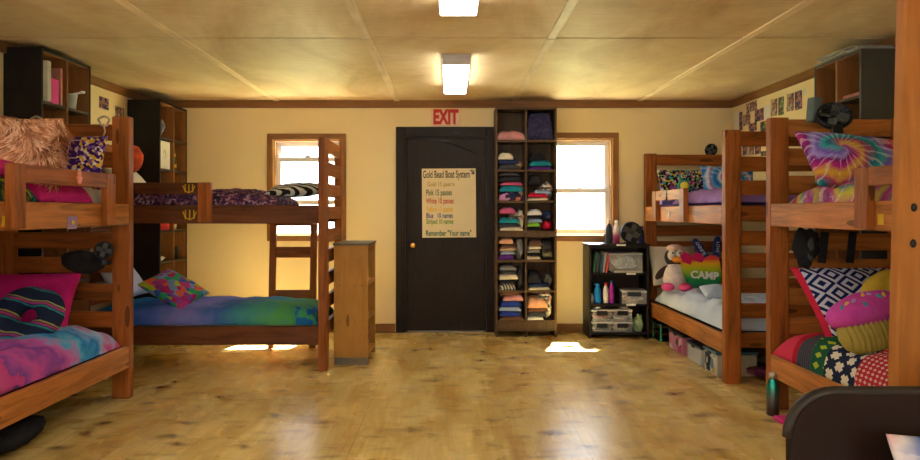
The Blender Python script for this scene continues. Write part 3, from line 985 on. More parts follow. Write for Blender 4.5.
PK2 = cloth('pink_art', sc_((.50, .22, .32), (.50, .22, .32), (.60, .50, .50), (.06, .05, .12), (.50, .22, .32), (.40, .05, .15)), 'cells', scale=16, k=2)
PH2 = cloth('photo_art', sc_((.60, .58, .48), (.05, .06, .09), (.62, .60, .50), (.15, .25, .35), (.03, .03, .04), (.5, .4, .15)), 'cells', scale=16, k=2)
crate('storage_box', .34, .36, .18, (2.15, 5.72, 0), 0, plain('pink_plastic', (.40, .15, .22), .5), BLACKP, 'pink picture-covered storage box under the back right bunk', 'storage box', PK2)
crate('storage_box', .34, .30, .15, (2.16, 5.32, 0), 0, plain('frosted_plastic', (.45, .47, .50), .35), plain('dark_grey_plastic', (.05, .06, .08), .4), 'frosted grey storage box with dark lid under the back right bunk', 'storage box')
crate('tin_box', .30, .24, .185, (2.13, 4.96, 0), 0, plain('cream_tin', (.50, .48, .36), .4), plain('teal_tin', (.05, .12, .15), .4), 'cream and black picture tin nearest the front under the back right bunk', 'tin', PH2)
e = empty('stacked_tray', (2.13, 6.25, 0), 0, 'small black tray rack with green edges under the back right bunk', 'tray rack')
m = MB()
for z in (0, .075, .15): m.box(-.15, .15, -.12, .12, z, z + .012, .003)
m.build('tray', BLACKP, e)
GPL = plain('green_plastic', (.03, .30, .12), .5)
for x in (-.145, .145):
    for y in (-.115, .115): MB().tube([(x, y, 0), (x, y, .165)], .008, 6).build('upright', GPL, e)
b = MB().ball((0, 0, .05), (.20, .10, .05), nz=.4, n=22)
b.build('clothes_bundle', cloth('plum_cloth', sv((.20, .03, .08), (.10, .02, .06), (.35, .12, .20)), scale=14), None, (2.42, 4.83, 0), label='plum cloth bundle on the floor behind the corner post of the back right bunk', cat='clothes', smooth=True)

# ------------------------------------------------------------------ bunk D, upper
DYE4 = cloth('tie_dye_rainbow', [(0, (.16, .01, .18)), (.14, (.42, .02, .20)), (.28, (.60, .38, .02)), (.40, (.38, .04, .14)), (.52, (.01, .18, .28)), (.64, (.03, .38, .45)), (.78, (.18, .10, .50)), (.90, (.30, .26, .66)), (1, (.16, .01, .18))], 'spiral', scale=3.2, k=1, d=.75, center=(-.20, .03, 0))
pillow('tie_dye_pillow', .74, .42, .20, (2.35, 3.66, 1.49), (R(50), R(6), R(4)), DYE4, 'large rainbow tie-dye pillow on the front right upper bunk', seed=31)
DYE5 = cloth('tie_dye_rainbow_sheet', [(0, (.25, .03, .20)), (.2, (.50, .42, .05)), (.36, (.30, .05, .28)), (.5, (.55, .10, .25)), (.62, (.08, .18, .25)), (.76, (.55, .50, .05)), (.9, (.5, .08, .22)), (1, (.25, .03, .20))], 'spiral', scale=6, k=2, d=.7, center=(.1, .3, 0))
softslab('tie_dye_blanket', .76, 1.84, .14, (2.435, 3.07, 1.249), DYE5, 'rainbow tie-dye blanket on the front right upper bunk', 'blanket', amp=.016, fr=5, n=40, m=60)
softslab('clothes_pile', .5, .10, .10, (2.45, 3.90, 1.395), cloth('dark_mixed', sv((.02, .02, .03), (.30, .20, .12), (.05, .05, .08)), scale=12), 'dark clothes behind the rainbow pillow on the front right upper bunk', 'clothes', amp=.03, fr=9)
clip_fan(P(834, 116, 3.93), R(-18), .98, 'large dark fan clipped on the top slat of the front right bunk', tilt=R(-35))
e = empty('desk_speaker', P(814, 110, 4.0), rot=(0, R(6), R(15)), label='grey-green box clipped beside the dark fan at the front right', cat='box')
MB().box(-.03, .03, -.03, .03, -.075, .075, .008, seg=2).build('body', plain('grey_green', (.10, .14, .13), .4), e)
# lower
NT_ = NT('diamond_print', .85, .1)
ob = NT_.mapping(NT_.obj(), (6.6, 6.6, 1), (0, 0, 0), (0, 0, R(8)))
x_, y_, z_ = NT_.sep(ob)
ax = NT_.math('ABSOLUTE', NT_.math('SUBTRACT', NT_.math('FRACT', x_), .5))
ay = NT_.math('ABSOLUTE', NT_.math('SUBTRACT', NT_.math('FRACT', y_), .5))
s = NT_.math('FRACT', NT_.math('MULTIPLY', NT_.math('ADD', ax, ay), 3.0))
pat = NT_.mix(NT_.math('GREATER_THAN', s, .5), (.010, .02, .12), (.62, .68, .82))
xo, yo, zo = NT_.sep(NT_.obj())
brd = NT_.math('MAXIMUM', NT_.math('GREATER_THAN', NT_.math('ABSOLUTE', xo), .285), NT_.math('GREATER_THAN', NT_.math('ABSOLUTE', yo), .245))
DIA = NT_.color(NT_.mix(brd, pat, (.55, .02, .06)))
pillow('diamond_pillow', .64, .54, .15, (2.41, 3.82, .69), (R(46), R(0), R(2)), DIA, 'navy and white diamond-print pillow with red border', seed=33)
YC = cloth('mustard_cloth', sv((.42, .28, .02), (.58, .42, .06)), scale=8)
MB().ball((0, 0, 0), (.17, .09, .13), nz=.08, n=26).build('round_cushion', YC, None, (2.42, 3.58, .78), (0, 0, R(10)), True, 'round mustard yellow cushion in front of the diamond-print pillow', 'cushion')
# cupcake cushion
e = empty('cupcake_cushion', (2.17, 3.36, .665), rot=(R(-24), R(-10), R(12)), label='cupcake-shaped cushion, pink icing over yellow pleated base', cat='cushion')
MB().ball((0, 0, .045), (.20, .085, .085), nz=.06, n=28).build('icing', cloth('pink_icing', sv((.45, .03, .28), (.60, .08, .42), (.35, .04, .40)), scale=8), e, smooth=True)
pl = MB()
pts = [(x * .185, -.115 * math.cos(x * 1.2)) for x in [-1 + 2 * i / 16 for i in range(17)]]
for i in range(15):
    x = -.165 + .022 * i
    hh = .11 * math.sqrt(max(.05, 1 - (x / .20) ** 2))
    pl.ball((x, 0, -.045), (.017, .07 * math.sqrt(max(.1, 1 - (x / .19) ** 2)), hh), n=10)
e.scale = (1.15, 1.15, 1.15)
pl.build('pleated_base', cloth('pleat_yellow', sv((.30, .24, .05), (.42, .34, .08)), scale=8), e, smooth=True)
SPR = [plain('sprinkle_' + k, c, .6) for k, c in dict(teal=(.02, .35, .38), yellow=(.7, .5, .05), lilac=(.4, .3, .6)).items()]
random.seed(5)
for k in range(11):
    a = -.15 + .03 * k
    z = .045 + .07 * math.sqrt(max(0, 1 - (a / .2) ** 2)) * random.uniform(.3, .95)
    yy = -.085 * math.sqrt(max(.02, 1 - (a / .2) ** 2 - ((z - .045) / .085) ** 2))
    MB().ball((0, 0, 0), (.016, .005, .008), Matrix.Rotation(random.uniform(0, 3), 4, 'Y'), n=8).build('sprinkle', SPR[k % 3], e, (a, yy - .001, z), smooth=True)


def patch_mat():
    """patchwork comforter: printed bands along its length"""
    t = NT('patchwork_bands', .85, .1)
    o = t.obj()
    x, y, z = t.sep(o)
    # band coordinate: 0 at the far end
    n, _ = t.noise(o, 3, 2)
    b = t.math('ADD', t.math('SUBTRACT', .95, y), t.math('ADD', t.math('MULTIPLY', x, .30), t.math('MULTIPLY', t.math('SUBTRACT', n, .5), .05)))

    def band(lo, prev, c):
        return t.mix(t.math('GREATER_THAN', b, lo), prev, c)
    u = t.math('MULTIPLY', t.math('ADD', x, z), 12)
    v = t.math('MULTIPLY', y, 12)

    def fr(a): return t.math('ABSOLUTE', t.math('SUBTRACT', t.math('FRACT', a), .5))
    dia = t.math('LESS_THAN', t.math('ADD', fr(t.math('MULTIPLY', u, 1.2)), fr(t.math('MULTIPLY', v, .8))), .34)
    green = t.mix(dia, (.01, .09, .04), (.35, .45, .03))
    uu, vv = t.math('MULTIPLY', t.math('ADD', u, v), .62), t.math('MULTIPLY', t.math('SUBTRACT', u, v), .62)
    a1 = t.math('MULTIPLY', t.math('LESS_THAN', fr(uu), .17), t.math('LESS_THAN', fr(vv), .36))
    a2 = t.math('MULTIPLY', t.math('LESS_THAN', fr(uu), .36), t.math('LESS_THAN', fr(vv), .17))
    quat = t.mix(t.math('MAXIMUM', a1, a2), (.012, .018, .05), (.66, .62, .50))
    dots = t.math('LESS_THAN', t.math('ADD', fr(t.math('MULTIPLY', u, 2.6)), fr(t.math('MULTIPLY', v, 2.6))), .36)
    red = t.mix(dots, (.42, .02, .04), (.62, .45, .38))
    fine = t.math('LESS_THAN', t.math('ADD', fr(t.math('MULTIPLY', u, 5)), fr(t.math('MULTIPLY', v, 5))), .3)
    drk = t.mix(fine, (.02, .025, .04), (.25, .28, .32))
    st = t.math('GREATER_THAN', t.math('FRACT', t.math('MULTIPLY', b, 55)), .5)
    grey = t.mix(st, (.035, .035, .05), (.07, .07, .09))
    cc = band(.12, (.60, .04, .09), (.38, .01, .03))
    cc = band(.17, cc, grey)
    cc = band(.29, cc, green)
    cc = band(.43, cc, quat)
    cc = band(.70, cc, red)
    cc = band(.92, cc, drk)
    cc = band(1.15, cc, quat)
    return t.color(cc)


softslab('patchwork_comforter', .86, 1.88, .18, (2.415, 3.08, .349), patch_mat(), 'patchwork comforter of red, green, navy and white prints', 'comforter', amp=.022, fr=4, p=6, n=50, m=70)

# straps and bag hanging inside bunk D
e = empty('black_bag', P(806, 232, 3.96), label='black bag hanging under the upper bunk at the front right', cat='bag')
MB().ball((.0, 0, -.09), (.075, .04, .11), nz=.45, n=20, seed=5).box(-.05, .07, -.02, .02, -.03, .0, .01).build('bag_body', BK, e, smooth=True)
MB().ball((.01, -.035, -.10), (.022, .01, .07), nz=.2).build('bag_patch', plain('grey_green_cloth', (.07, .09, .07), .9), e, smooth=True)
for px in (825, 853):
    p = P(px, 232, 3.97)
    b = MB().box(-.024, .024, -.004, .004, -.19, 0, .002, Matrix.Rotation(R(6), 4, 'Y'))
    b.build('strap', BK, None, p, label='black strap hanging under the upper bunk, ' + ('nearer the black bag' if px == 825 else 'nearer the big wooden post'), cat='strap')

# bottle on the floor by bunk D
e = empty('water_bottle', (1.945, 3.93, 0), label='steel and teal water bottle standing on the floor by the front right bunk', cat='bottle')
tb = NT('bottle_metal', .25)
tb.b.inputs['Metallic'].default_value = .7
MB().lathe([(.032, 0), (.036, .006), (.036, .16), (.030, .19), (.019, .215), (.019, .225)], 24).build('body', tb.color(tb.ramp(tb.math('MULTIPLY', tb.sep(tb.obj())[2], 4.5), [(.1, (.10, .05, .06)), (.45, (.16, .18, .16)), (.8, (.02, .30, .22))])), e, smooth=True)
MB().lathe([(.021, .22), (.021, .25), (.016, .256)], 20).build('cap', GREYM, e, smooth=True)
MB().box(-.05, .05, -.05, .05, 0, .025, .006).build('pink_case', plain('hot_pink', (.65, .02, .20), .5), None, (1.955, 3.80, 0), label='small hot pink case on the floor beside the water bottle', cat='case')

# ------------------------------------------------------------------ near wooden post (right)
e = empty('wooden_post', (1.215, 1.80, 0), rot=(0, R(1.3), 0), label='large orange-brown wooden post with black bolts at the right edge', cat='post')
MB().box(0, .14, 0, .04, 0, 2.33, .006).build('timber', wood('post_pine', (.40, .16, .035), 'z', contrast=.25, knots=.5), e)
for z in (1.238, 1.138):
    MB().ball((.038, 0, z), (.009, .006, .012), n=12).build('bolt', BLACKP, e, smooth=True)

# ------------------------------------------------------------------ cot with the dark headboard (front right)
e = empty('cot_bed', (1.12, 1.30, 0), label='cot with dark brown round-cornered headboard in the front right corner', cat='bed')
HB = plain('dark_brown_board', (.016, .008, .006), .6, spec=.15, var=.25, scale=4)
hw, ht = .452, .869
arc = [(-hw, .0)] + [(-hw + .09 * (1 - math.cos(a)), ht - .09 + .09 * math.sin(a)) for a in [i * PI / 16 for i in range(9)]] + [(hw - .09 * (1 - math.cos(a)), ht - .09 + .09 * math.sin(a)) for a in [PI / 2 - i * PI / 16 for i in range(9)]] + [(hw, 0)]
MB().prism(arc, -.022, 0, bev=.003).build('headboard', HB, e)
EDGE = plain('worn_edge', (.022, .018, .014), .45, spec=.25)
MB().tube([(x, -.011, z) for x, z in arc[1:-1]], .0112, 8).build('edge_band', EDGE, e, smooth=True)
for s in (-1, 1): MB().box(s * .41 - .02, s * .41 + .02, -1.9, -.022, .26, .34, .004).build('side_rail', HB, e)
MB().box(-.43, .43, -1.94, -1.9, 0, .5, .01).build('footboard', HB, e)
softslab('mattress', .82, 1.84, .20, (1.12, .34, .34), MAT_W, 'white mattress of the cot at the front right corner', 'mattress', amp=.003, n=16, m=20)
DYE6 = cloth('tie_dye_red_blue', sv((.02, .12, .45), (.60, .58, .62), (.50, .05, .10), (.05, .25, .60), (.60, .40, .45)), 'spiral', scale=5, k=2, d=.6)
pillow('pillow', .52, .36, .15, (1.06, 1.13, .65), (R(68), 0, 0), DYE6, 'blue and red tie-dye pillow in the bottom right corner', seed=41)


# ------------------------------------------------------------------ cabinets
def cabinet(loc, rz, Wd, D, Ht, cols, shelf_z, outer, inner, label, name='shelf_cabinet', foot=.0, t=.02, shelf_mat=None, cat='shelf unit', lining=False):
    """front faces local -y; x 0..Wd, y 0..D"""
    e = empty(name, loc, rz, label, cat)
    for x in (0, Wd - t): MB().box(x, x + t, 0, D, 0, Ht, .002).build('side_panel', outer, e)
    if lining:
        for x in (t, Wd - t - .003): MB().box(x, x + .003, .004, D - .009, foot + t, Ht - t, 0).build('side_lining', inner, e)
        MB().box(t + .003, Wd - t - .003, .004, D - .009, Ht - t - .003, Ht - t, 0).build('top_lining', inner, e)
    MB().box(t, Wd - t, .001, D, Ht - t, Ht, .002).build('top_panel', outer, e)
    MB().box(t, Wd - t, D - .008, D, foot, Ht - t, 0).build('back_panel', inner, e)
    MB().box(t, Wd - t, .002, D - .008, foot, foot + t, .002).build('bottom_shelf', shelf_mat or outer, e)
    cw = (Wd - 2 * t) / cols
    for z in shelf_z: MB().box(t, Wd - t, .003, D - .008, z - t, z, .002).build('shelf', shelf_mat or outer, e)
    for k in range(1, cols):
        MB().box(t + cw * k - t / 2, t + cw * k + t / 2, .001, D - .009, foot + t, Ht - t, .001).build('divider', inner if lining else (shelf_mat or outer), e)
    return e


BRN = wood('dark_shelf_edge', (.06, .035, .02), 'y', contrast=.3, knots=0)
# left: near cabinet between the beds
cabL = cabinet((-2.735, 4.365, 0), R(90), .60, .27, 2.33, 2, [.30, .72, 1.14, 1.56, 1.975], BLACKW, INNERL, 'tall black shelf cabinet on the left wall behind the front left bunk', shelf_mat=BRN, lining=True)
cabC = cabinet((-2.67, 6.0, 0), R(90), .62, .30, 2.26, 2, [.46, .76, 1.05, 1.34, 1.63, 1.925], BLACKW, INNERL, 'tall black shelf cabinet in the back left corner', shelf_mat=BRN, lining=True)
cabR = cabinet((2.60, 4.655, 0), R(-90), .53, .26, 2.26, 2, [.30, .72, 1.14, 1.56, 1.97], plain('grey_black_paint', (.035, .036, .032), .35, spec=.5), INNERL, 'tall dark shelf cabinet on the right wall behind the front right bunk', shelf_mat=BRN, lining=True)

# contents of the left cabinet (x is depth)
PINKP = plain('pink_plastic_bin', (.72, .03, .28), .5)
DUSTY = plain('dusty_rose', (.45, .13, .12), .6)
e = empty('magazine_file', (-2.80, 4.50, 1.976), R(90), 'hot pink magazine file in the left cabinet', 'magazine file')
MB().prism([(-.07, 0), (.07, 0), (.07, .17), (-.07, .17)], -.06, .06, bev=.003).build('body', PINKP, e)
MB().ball((-.045, -.060, .08), (.010, .003, .012), n=10).build('finger_hole', BLACKP, e)
MB().box(-.012, .012, -.09, .09, 0, .26, .002).build('paper_folder', plain('rose_card', (.5, .2, .17), .7), None, (-2.83, 4.60, 1.976), (0, R(0), R(90)), label='dusty rose folder standing behind the hot pink file', cat='folder')
MB().box(-.02, .02, -.10, .10, 0, .27, .003).build('paper_stack', plain('paper_greenish', (.55, .55, .42), .8), None, (-2.81, 4.412, 1.976), (0, 0, R(90)), label='upright white papers beside the hot pink file', cat='papers')
e = empty('tub', (-2.79, 4.78, 1.976), 0, 'grey-white tub with spoon on the left cabinet shelf', 'tub')
MB().lathe([(.042, 0), (.05, .09), (.053, .095), (.053, .11), (.01, .112)], 20).build('body', plain('tub_plastic', (.42, .45, .42), .5), e, smooth=True)
MB().tube([(-.02, 0, .10), (.06, .04, .13)], .008).ball((.07, .045, .134), (.02, .018, .01), n=10).build('spoon', WHITEP, e)
MB().ball((0, 0, .02), (.07, .08, .02), nz=.2).build('cloth_scrap', PKS, None, (-2.80, 4.55, 1.562), label='salmon cloth peeping over the rail from the left cabinet', cat='cloth', smooth=True)

# contents of the corner cabinet
MB().ball((0, 0, .10), (.07, .08, .10), nz=.4, seed=4).build('sock_bundle', cloth('blue_grey', sv((.03, .03, .05), (.28, .28, .40)), scale=9), None, (-2.78, 6.16, 1.926), label='grey-blue sock bundle on the top shelf of the corner cabinet', cat='clothes', smooth=True)
e = empty('framed_drawing', (-2.70, 6.155, 1.631), R(90), 'small white drawing in the corner cabinet', 'picture')
MB().box(-.12, .12, -.006, .006, 0, .262, .002).build('sheet', plain('drawing_sheet', (.60, .60, .56), .6, var=.05), e)
MB().tube([(-.03, -.0075, .14), (-.01, -.0075, .18), (.02, -.0075, .16), (.03, -.0075, .12)], .002, 5).tube([(-.02, -.0075, .10), (.03, -.0075, .11)], .002, 5).build('sketch', plain('grey_ink', (.25, .25, .25), .7), e)
e = empty('toy_bottle', (-2.74, 6.44, 1.631), 0, 'green bottle with yellow bands in the corner cabinet', 'bottle')
MB().lathe([(.034, 0), (.036, .02), (.034, .10), (.026, .13), (.030, .17), (.022, .195), (.004, .20)], 20).build('body', plain('bottle_green', (.02, .10, .03), .4), e, smooth=True)
MB().lathe([(.037, .03), (.037, .065)], 20).lathe([(.031, .14), (.031, .165)], 20).build('band', YEL, e, smooth=True)
MB().lathe([(.035, 0), (.045, .02), (.04, .06), (.01, .07)], 16).build('white_pot', WHITEP, None, (-2.75, 6.37, 1.631), label='tiny white pot next to the green bottle in the corner cabinet', cat='pot', smooth=True)
MB().ball((0, 0, .05), (.05, .06, .05), nz=.4).build('trinket', cloth('trinket_mix', sc_((.6, .5, .1), (.05, .05, .05), (.6, .6, .6)), 'cells', scale=30, k=2), None, (-2.76, 6.13, 1.341), label='speckled trinket just above the guard rail in the corner cabinet', cat='trinket', smooth=True)
e = empty('red_box', (-2.76, 6.18, 1.052), 0, 'red box under the upper bunk line in the corner cabinet', 'box')
MB().box(-.06, .06, -.09, .09, 0, .10, .004).build('body', plain('red_card', (.45, .02, .02), .6), e)
e = empty('red_white_mug', (-2.75, 6.45, 1.052), 0, 'red and white mug in the corner cabinet', 'mug')
MB().lathe([(.04, 0), (.045, .09), (.04, .09), (.036, .01)], 18).build('body', WHITEP, e, smooth=True)
MB().lathe([(.046, .05), (.0465, .088)], 18).build('band', plain('mug_red', (.5, .02, .02), .5), e, smooth=True)
MB().lathe([(.05, 0), (.062, .12), (.056, .12), (.045, .01)], 20).build('black_cup', BLACKP, None, (-2.75, 6.46, .761), label='black cup on a shelf of the corner cabinet', cat='cup', smooth=True)
MB().ball((0, 0, .025), (.07, .08, .025), nz=.4).build('white_cloth', MAT_W, None, (-2.75, 6.12, .761), label='white rag on a shelf of the corner cabinet', cat='cloth', smooth=True)

# papers on top of the right cabinet
random.seed(9)
for k in range(5):
    MB().box(-.13, .13, -.20, .20, 0, .008, .001).build('paper_stack', plain('paper_%d' % k, (.45 - .05 * k, .45 - .05 * k, .42 - .05 * k), .7), None, (2.70 + random.uniform(-.03, .05), 4.42 + random.uniform(-.04, .04), 2.261 + .0085 * k), (0, 0, random.uniform(-.15, .15)),
                                                        label='sheet bundle on the right cabinet, %s' % ('at the bottom of its pile', 'second from the bottom of its pile', 'in the middle of its pile', 'second from the top of its pile', 'topmost of its pile')[k], cat='papers', group='paper bundles on the right cabinet')
MB().box(-.06, .06, -.15, .15, 0, .03, .003).build('book', plain('book_rose', (.5, .18, .15), .6), None, (2.70, 4.30, 1.971), label='rose coloured book on the right cabinet shelf', cat='book')

# low honey bookcase beside bunk B (front faces +x)
hb = cabinet((-.655, 5.22, 0), R(90), .50, .275, .955, 1, [.36, .65], HONEY, INNERL, 'low honey-coloured bookcase standing at the end of the dark bunk', 'bookcase', foot=.06, t=.022, shelf_mat=HONEY, cat='bookcase')
MB().box(-.008, .51, -.008, .282, .956, .974, .002).build('worn_top', plain('grey_top', (.14, .12, .08), .5), hb)
MB().box(-.002, .0, .0, .27, .0, .06, 0).build('plinth', plain('grey_plinth', (.16, .14, .10), .6), hb)
m = MB()
for z in (.355, .645):
    for k in range(4): m.ball((-.0005, .05 + .058 * k, z - .01), (.002, .004, .004), n=6)
m.build('screw_plugs', plain('plug', (.10, .04, .01), .6), hb)
for k, (c, n_) in enumerate((((.6, .6, .6), 'white'), ((.5, .03, .05), 'red'), ((.03, .05, .2), 'navy'))):
    MB().ball((0, 0, 0), (.10, .18, .035), nz=.3, seed=k).build('folded_cloth', plain('honey_cloth_' + n_, c, .9), None, (-.78, 5.47, .118 + .068 * k), label='%s cloth on the bottom shelf of the honey-coloured bookcase' % n_, cat='clothes', smooth=True)

# ------------------------------------------------------------------ tall shelf with folded clothes
TX0, TX1, TY, TD, TH = .445, 1.045, 6.38, .255, 2.25
rows = [1.93, 1.64, 1.335, 1.04, .755, .455, .165]
tall = cabinet((TX0, TY, 0), 0, TX1 - TX0, TD, TH, 2, rows[:-1], SHELFW, SHELFW, 'tall narrow shelf unit full of folded clothes right of the door', 'clothes_shelf', foot=.145)
MB().box(.02, .58, .002, .02, .98, 1.02, .002).build('apron', SHELFW, tall)
MB().box(.02, .58, .002, .02, .06, .145, .002).build('plinth_board', SHELFW, tall)
MB().box(.285, .315, .004, .03, 0, .06, .002).build('centre_foot', SHELFW, tall)

CL = {'cream': (.62, .56, .42), 'white': (.68, .68, .66), 'black': (.015, .015, .02), 'navy': (.02, .03, .10), 'teal': (.01, .20, .26), 'pink': (.55, .10, .22), 'red': (.50, .01, .04),
      'lime green': (.20, .45, .04), 'grey': (.20, .20, .21), 'charcoal': (.05, .05, .06), 'peach': (.68, .36, .22), 'royal blue': (.02, .05, .35), 'purple': (.12, .03, .28), 'brown': (.14, .07, .04),
      'dusty rose': (.55, .25, .25), 'pale blue': (.28, .38, .55), 'tan': (.42, .28, .14)}
CM = {k: cloth('garment_' + k.replace(' ', '_'), sv(tuple(a * .75 for a in c), c, tuple(min(1, a * 1.3 + .01) for a in c)), scale=14) for k, c in CL.items()}
CM['flowered'] = cloth('garment_flowered', sc_((.02, .02, .06), (.65, .50, .05), (.02, .02, .06), (.02, .02, .06), (.60, .15, .10), (.02, .02, .06), (.55, .25, .50)), 'cells', scale=26, k=2)
CM['striped'] = cloth('garment_striped', sc_((.60, .55, .45), (.05, .06, .10)), 'bands', scale=40, k=.8, d=1.0, interp='CONSTANT')
CM['patterned'] = cloth('garment_patterned', sc_((.60, .56, .48), (.05, .05, .05), (.60, .50, .40), (.30, .15, .10), (.65, .62, .55)), 'cells', scale=38, k=2)
# rows of (left cubby pile, right cubby pile) listed from the bottom up; (colour, x offset, width, height, lean)
cub = [
    ([('dusty rose', 0, .30, .07)], None),
    ([('charcoal', -.02, .22, .05), ('navy', -.02, .20, .035), ('cream', -.05, .15, .05)], [('purple', 0, .23, .03), ('teal', .01, .22, .045), ('black', -.03, .16, .06)]),
    ([('flowered', 0, .25, .075), ('teal', .0, .23, .055), ('pink', 0, .22, .03), ('black', -.01, .23, .05), ('charcoal', -.02, .20, .03)], [('cream', -.02, .22, .03), ('red', -.02, .20, .03), ('pale blue', .03, .17, .03), ('patterned', .06, .12, .045), ('black', -.04, .13, .07)]),
    ([('cream', 0, .23, .03), ('charcoal', -.02, .22, .035), ('teal', -.02, .20, .04), ('patterned', .05, .14, .04), ('pink', -.04, .16, .04)], [('black', -.06, .13, .035), ('lime green', -.06, .13, .035), ('pale blue', -.05, .14, .03), ('black', -.05, .14, .03), ('white', -.05, .15, .04)]),
    ([('purple', -.05, .15, .045), ('pale blue', -.04, .15, .03), ('tan', -.03, .17, .03), ('brown', -.03, .17, .03), ('peach', -.05, .14, .045)], [('cream', -.06, .14, .03), ('black', -.06, .14, .03), ('grey', -.06, .13, .03), ('cream', -.05, .13, .03), ('brown', -.05, .13, .04), ]),
    ([('striped', -.04, .16, .06), ('black', -.04, .16, .03), ('cream', -.03, .19, .05), ('charcoal', -.04, .15, .03), ('grey', -.04, .16, .035)], [('cream', -.01, .22, .03), ('navy', -.02, .2, .035), ('black', -.06, .13, .08)]),
    ([('brown', .0, .24, .03), ('royal blue', -.02, .20, .045), ('pale blue', -.02, .22, .035), ('royal blue', -.01, .2, .05), ('dusty rose', .02, .2, .05), ('brown', -.02, .2, .035)], [('white', -.05, .16, .03), ('charcoal', -.03, .18, .04), ('brown', -.02, .2, .03), ('peach', -.03, .2, .08), ('patterned', .05, .13, .05)]),
]
lv = ['lowest', 'second from the bottom', 'third from the bottom', 'fourth from the bottom', 'fifth from the bottom', 'sixth from the bottom']
rn = ['top', 'second', 'third', 'fourth', 'fifth', 'sixth', 'bottom']
random.seed(11)
for r_, (z0, pair) in enumerate(zip(rows, cub)):
    for side, pile in enumerate(pair):
        if not pile: continue
        cx = TX0 + (.16 if side == 0 else .44)
        z = z0 + .001
        for k, (cn, dx, ww, hh) in enumerate(pile):
            me = slab_mesh(ww, .21, hh * 1.3, seed=random.random() * 50, amp=.012, fr=16, p=4, n=14, m=12)
            y = TY + .115 + random.uniform(-.008, .008)
            link('folded_garment', me, CM[cn], None, (cx + dx, y, z), (0, random.uniform(-.03, .03), random.uniform(-.08, .08)), False,
                 '%s folded garment, %s, %s cubby of the %s shelf row' % (cn, lv[k] if len(pile) > 1 else 'alone', 'left' if side == 0 else 'right', rn[r_]), 'clothes', 'folded clothes in the tall shelf')
            z += hh * 1.16
# upright / hanging extras in the cubbies
def bundle(nm, cx, z, rx, rz_, m, label, y=TY + .11, seed=0):
    return MB().ball((0, 0, rz_), (rx, .085, rz_), nz=.30, n=20, seed=seed).build(nm, m, None, (cx, y, z), label=label, cat='clothes', smooth=True)


DKQ = cloth('quilted_navy', sv((.008, .010, .035), (.03, .03, .09), (.10, .09, .16)), scale=22, k=2)
link('sleeping_bag', slab_mesh(.262, .20, .275, seed=4, amp=.012, fr=14, p=8, n=24, m=20), DKQ, None, (TX0 + .44, TY + .12, 1.931), (0, 0, 0), False, 'dark navy quilted sleeping bag in the top right cubby', 'sleeping bag')
bundle('sweater', TX0 + .252, 1.341, .032, .085, CM['patterned'], 'patterned sweater squeezed upright in the left cubby of the third row', seed=1)
bundle('sweater', TX0 + .255, 1.046, .030, .10, CM['cream'], 'cream sweater squeezed upright in the left cubby of the fourth row', seed=2)
bundle('shirt', TX0 + .515, 1.046, .055, .045, CM['red'], 'bright red shirt in the right cubby of the fourth row', seed=3)
bundle('shirt', TX0 + .515, 1.14, .048, .05, CM['navy'], 'navy shirt on top of the bright red shirt', seed=8)
bundle('sweater', TX0 + .525, 1.341, .042, .09, CM['striped'], 'striped sweater upright in the right cubby of the third row', seed=4)
bundle('trousers', TX0 + .245, .761, .038, .10, CM['grey'], 'grey trousers squeezed upright in the left cubby of the fifth row', seed=5)
link('black_box', slab_mesh(.115, .18, .20, seed=1, amp=.002, p=12, n=10, m=10), BLACKP, None, (TX0 + .512, TY + .11, .756), (0, 0, 0), False, 'black box in the right cubby of the fifth row', 'box')
bundle('trousers', TX0 + .248, .461, .034, .11, CM['charcoal'], 'charcoal trousers upright in the left cubby of the sixth row', seed=6)
bundle('shoes', TX0 + .52, .495, .045, .07, CM['charcoal'], 'dark upright shirt in the right cubby of the sixth row', seed=7)
bundle('sweater', TX0 + .53, .171, .035, .12, CM['patterned'], 'speckled sweater upright in the bottom right cubby', seed=9)
bundle('cloth_heap', TX0 + .225, 1.641, .055, .045, CM['tan'], 'tan scarf heap in the left cubby of the second row', seed=10)

# ------------------------------------------------------------------ small black bookcase under the right window
sb = cabinet((1.345, 6.30, 0), 0, .58, .30, .895, 1, [.335, .635], BLACKW, BROWNW, 'low black bookcase with bins right of the clothes shelf', 'bookcase', foot=.04, cat='bookcase')
MB().box(-.012, .592, -.012, .30, .896, .915, .004).build('top_board', BLACKW, sb)
for x, z in ((.26, .905), (.36, .326), (.36, .626)): MB().box(x, x + .09, -.0135 if z > .9 else -.001, -.0125 if z > .9 else .002, z - .008, z + .008, 0).build('label_strip', WHITEP, sb)
gp = NT('clear_plastic', .2, .5)
gp.b.inputs['Base Color'].default_value = (.62, .66, .70, 1)
gp.b.inputs['Alpha'].default_value = .28
CLEAR = gp.m


def bin_(loc, w, d, h, label, inside, handle=True, rz=0, lidm=None):
    e = empty('clear_bin', loc, rz, label, 'storage bin', 'clear plastic bins in the black bookcase')
    m = MB()
    m.box(-w / 2, w / 2, -d / 2, -d / 2 + .004, 0, h - .02, 0).box(-w / 2, w / 2, d / 2 - .004, d / 2, 0, h - .02, 0).box(-w / 2, -w / 2 + .004, -d / 2 + .004, d / 2 - .004, 0, h - .02, 0).box(w / 2 - .004, w / 2, -d / 2 + .004, d / 2 - .004, 0, h - .02, 0).box(-w / 2, w / 2, -d / 2, d / 2, -.0, .004, 0)
    m.build('tub', CLEAR, e)
    MB().box(-w / 2 - .005, w / 2 + .005, -d / 2 - .005, d / 2 + .005, h - .02, h, .005).build('lid', lidm or plain('bin_lid', (.52, .50, .50), .35), e)
    if handle: MB().box(-w * .28, w * .28, -d / 2 - .014, -d / 2 - .001, h - .055, h - .012, .004).build('handle', BLACKP, e)
    MB().ball((0, 0, h * .40), (w * .42, d * .40, h * .34), nz=.3, n=14, seed=w * 9 + h).build('contents', inside, e, smooth=True)
    return e


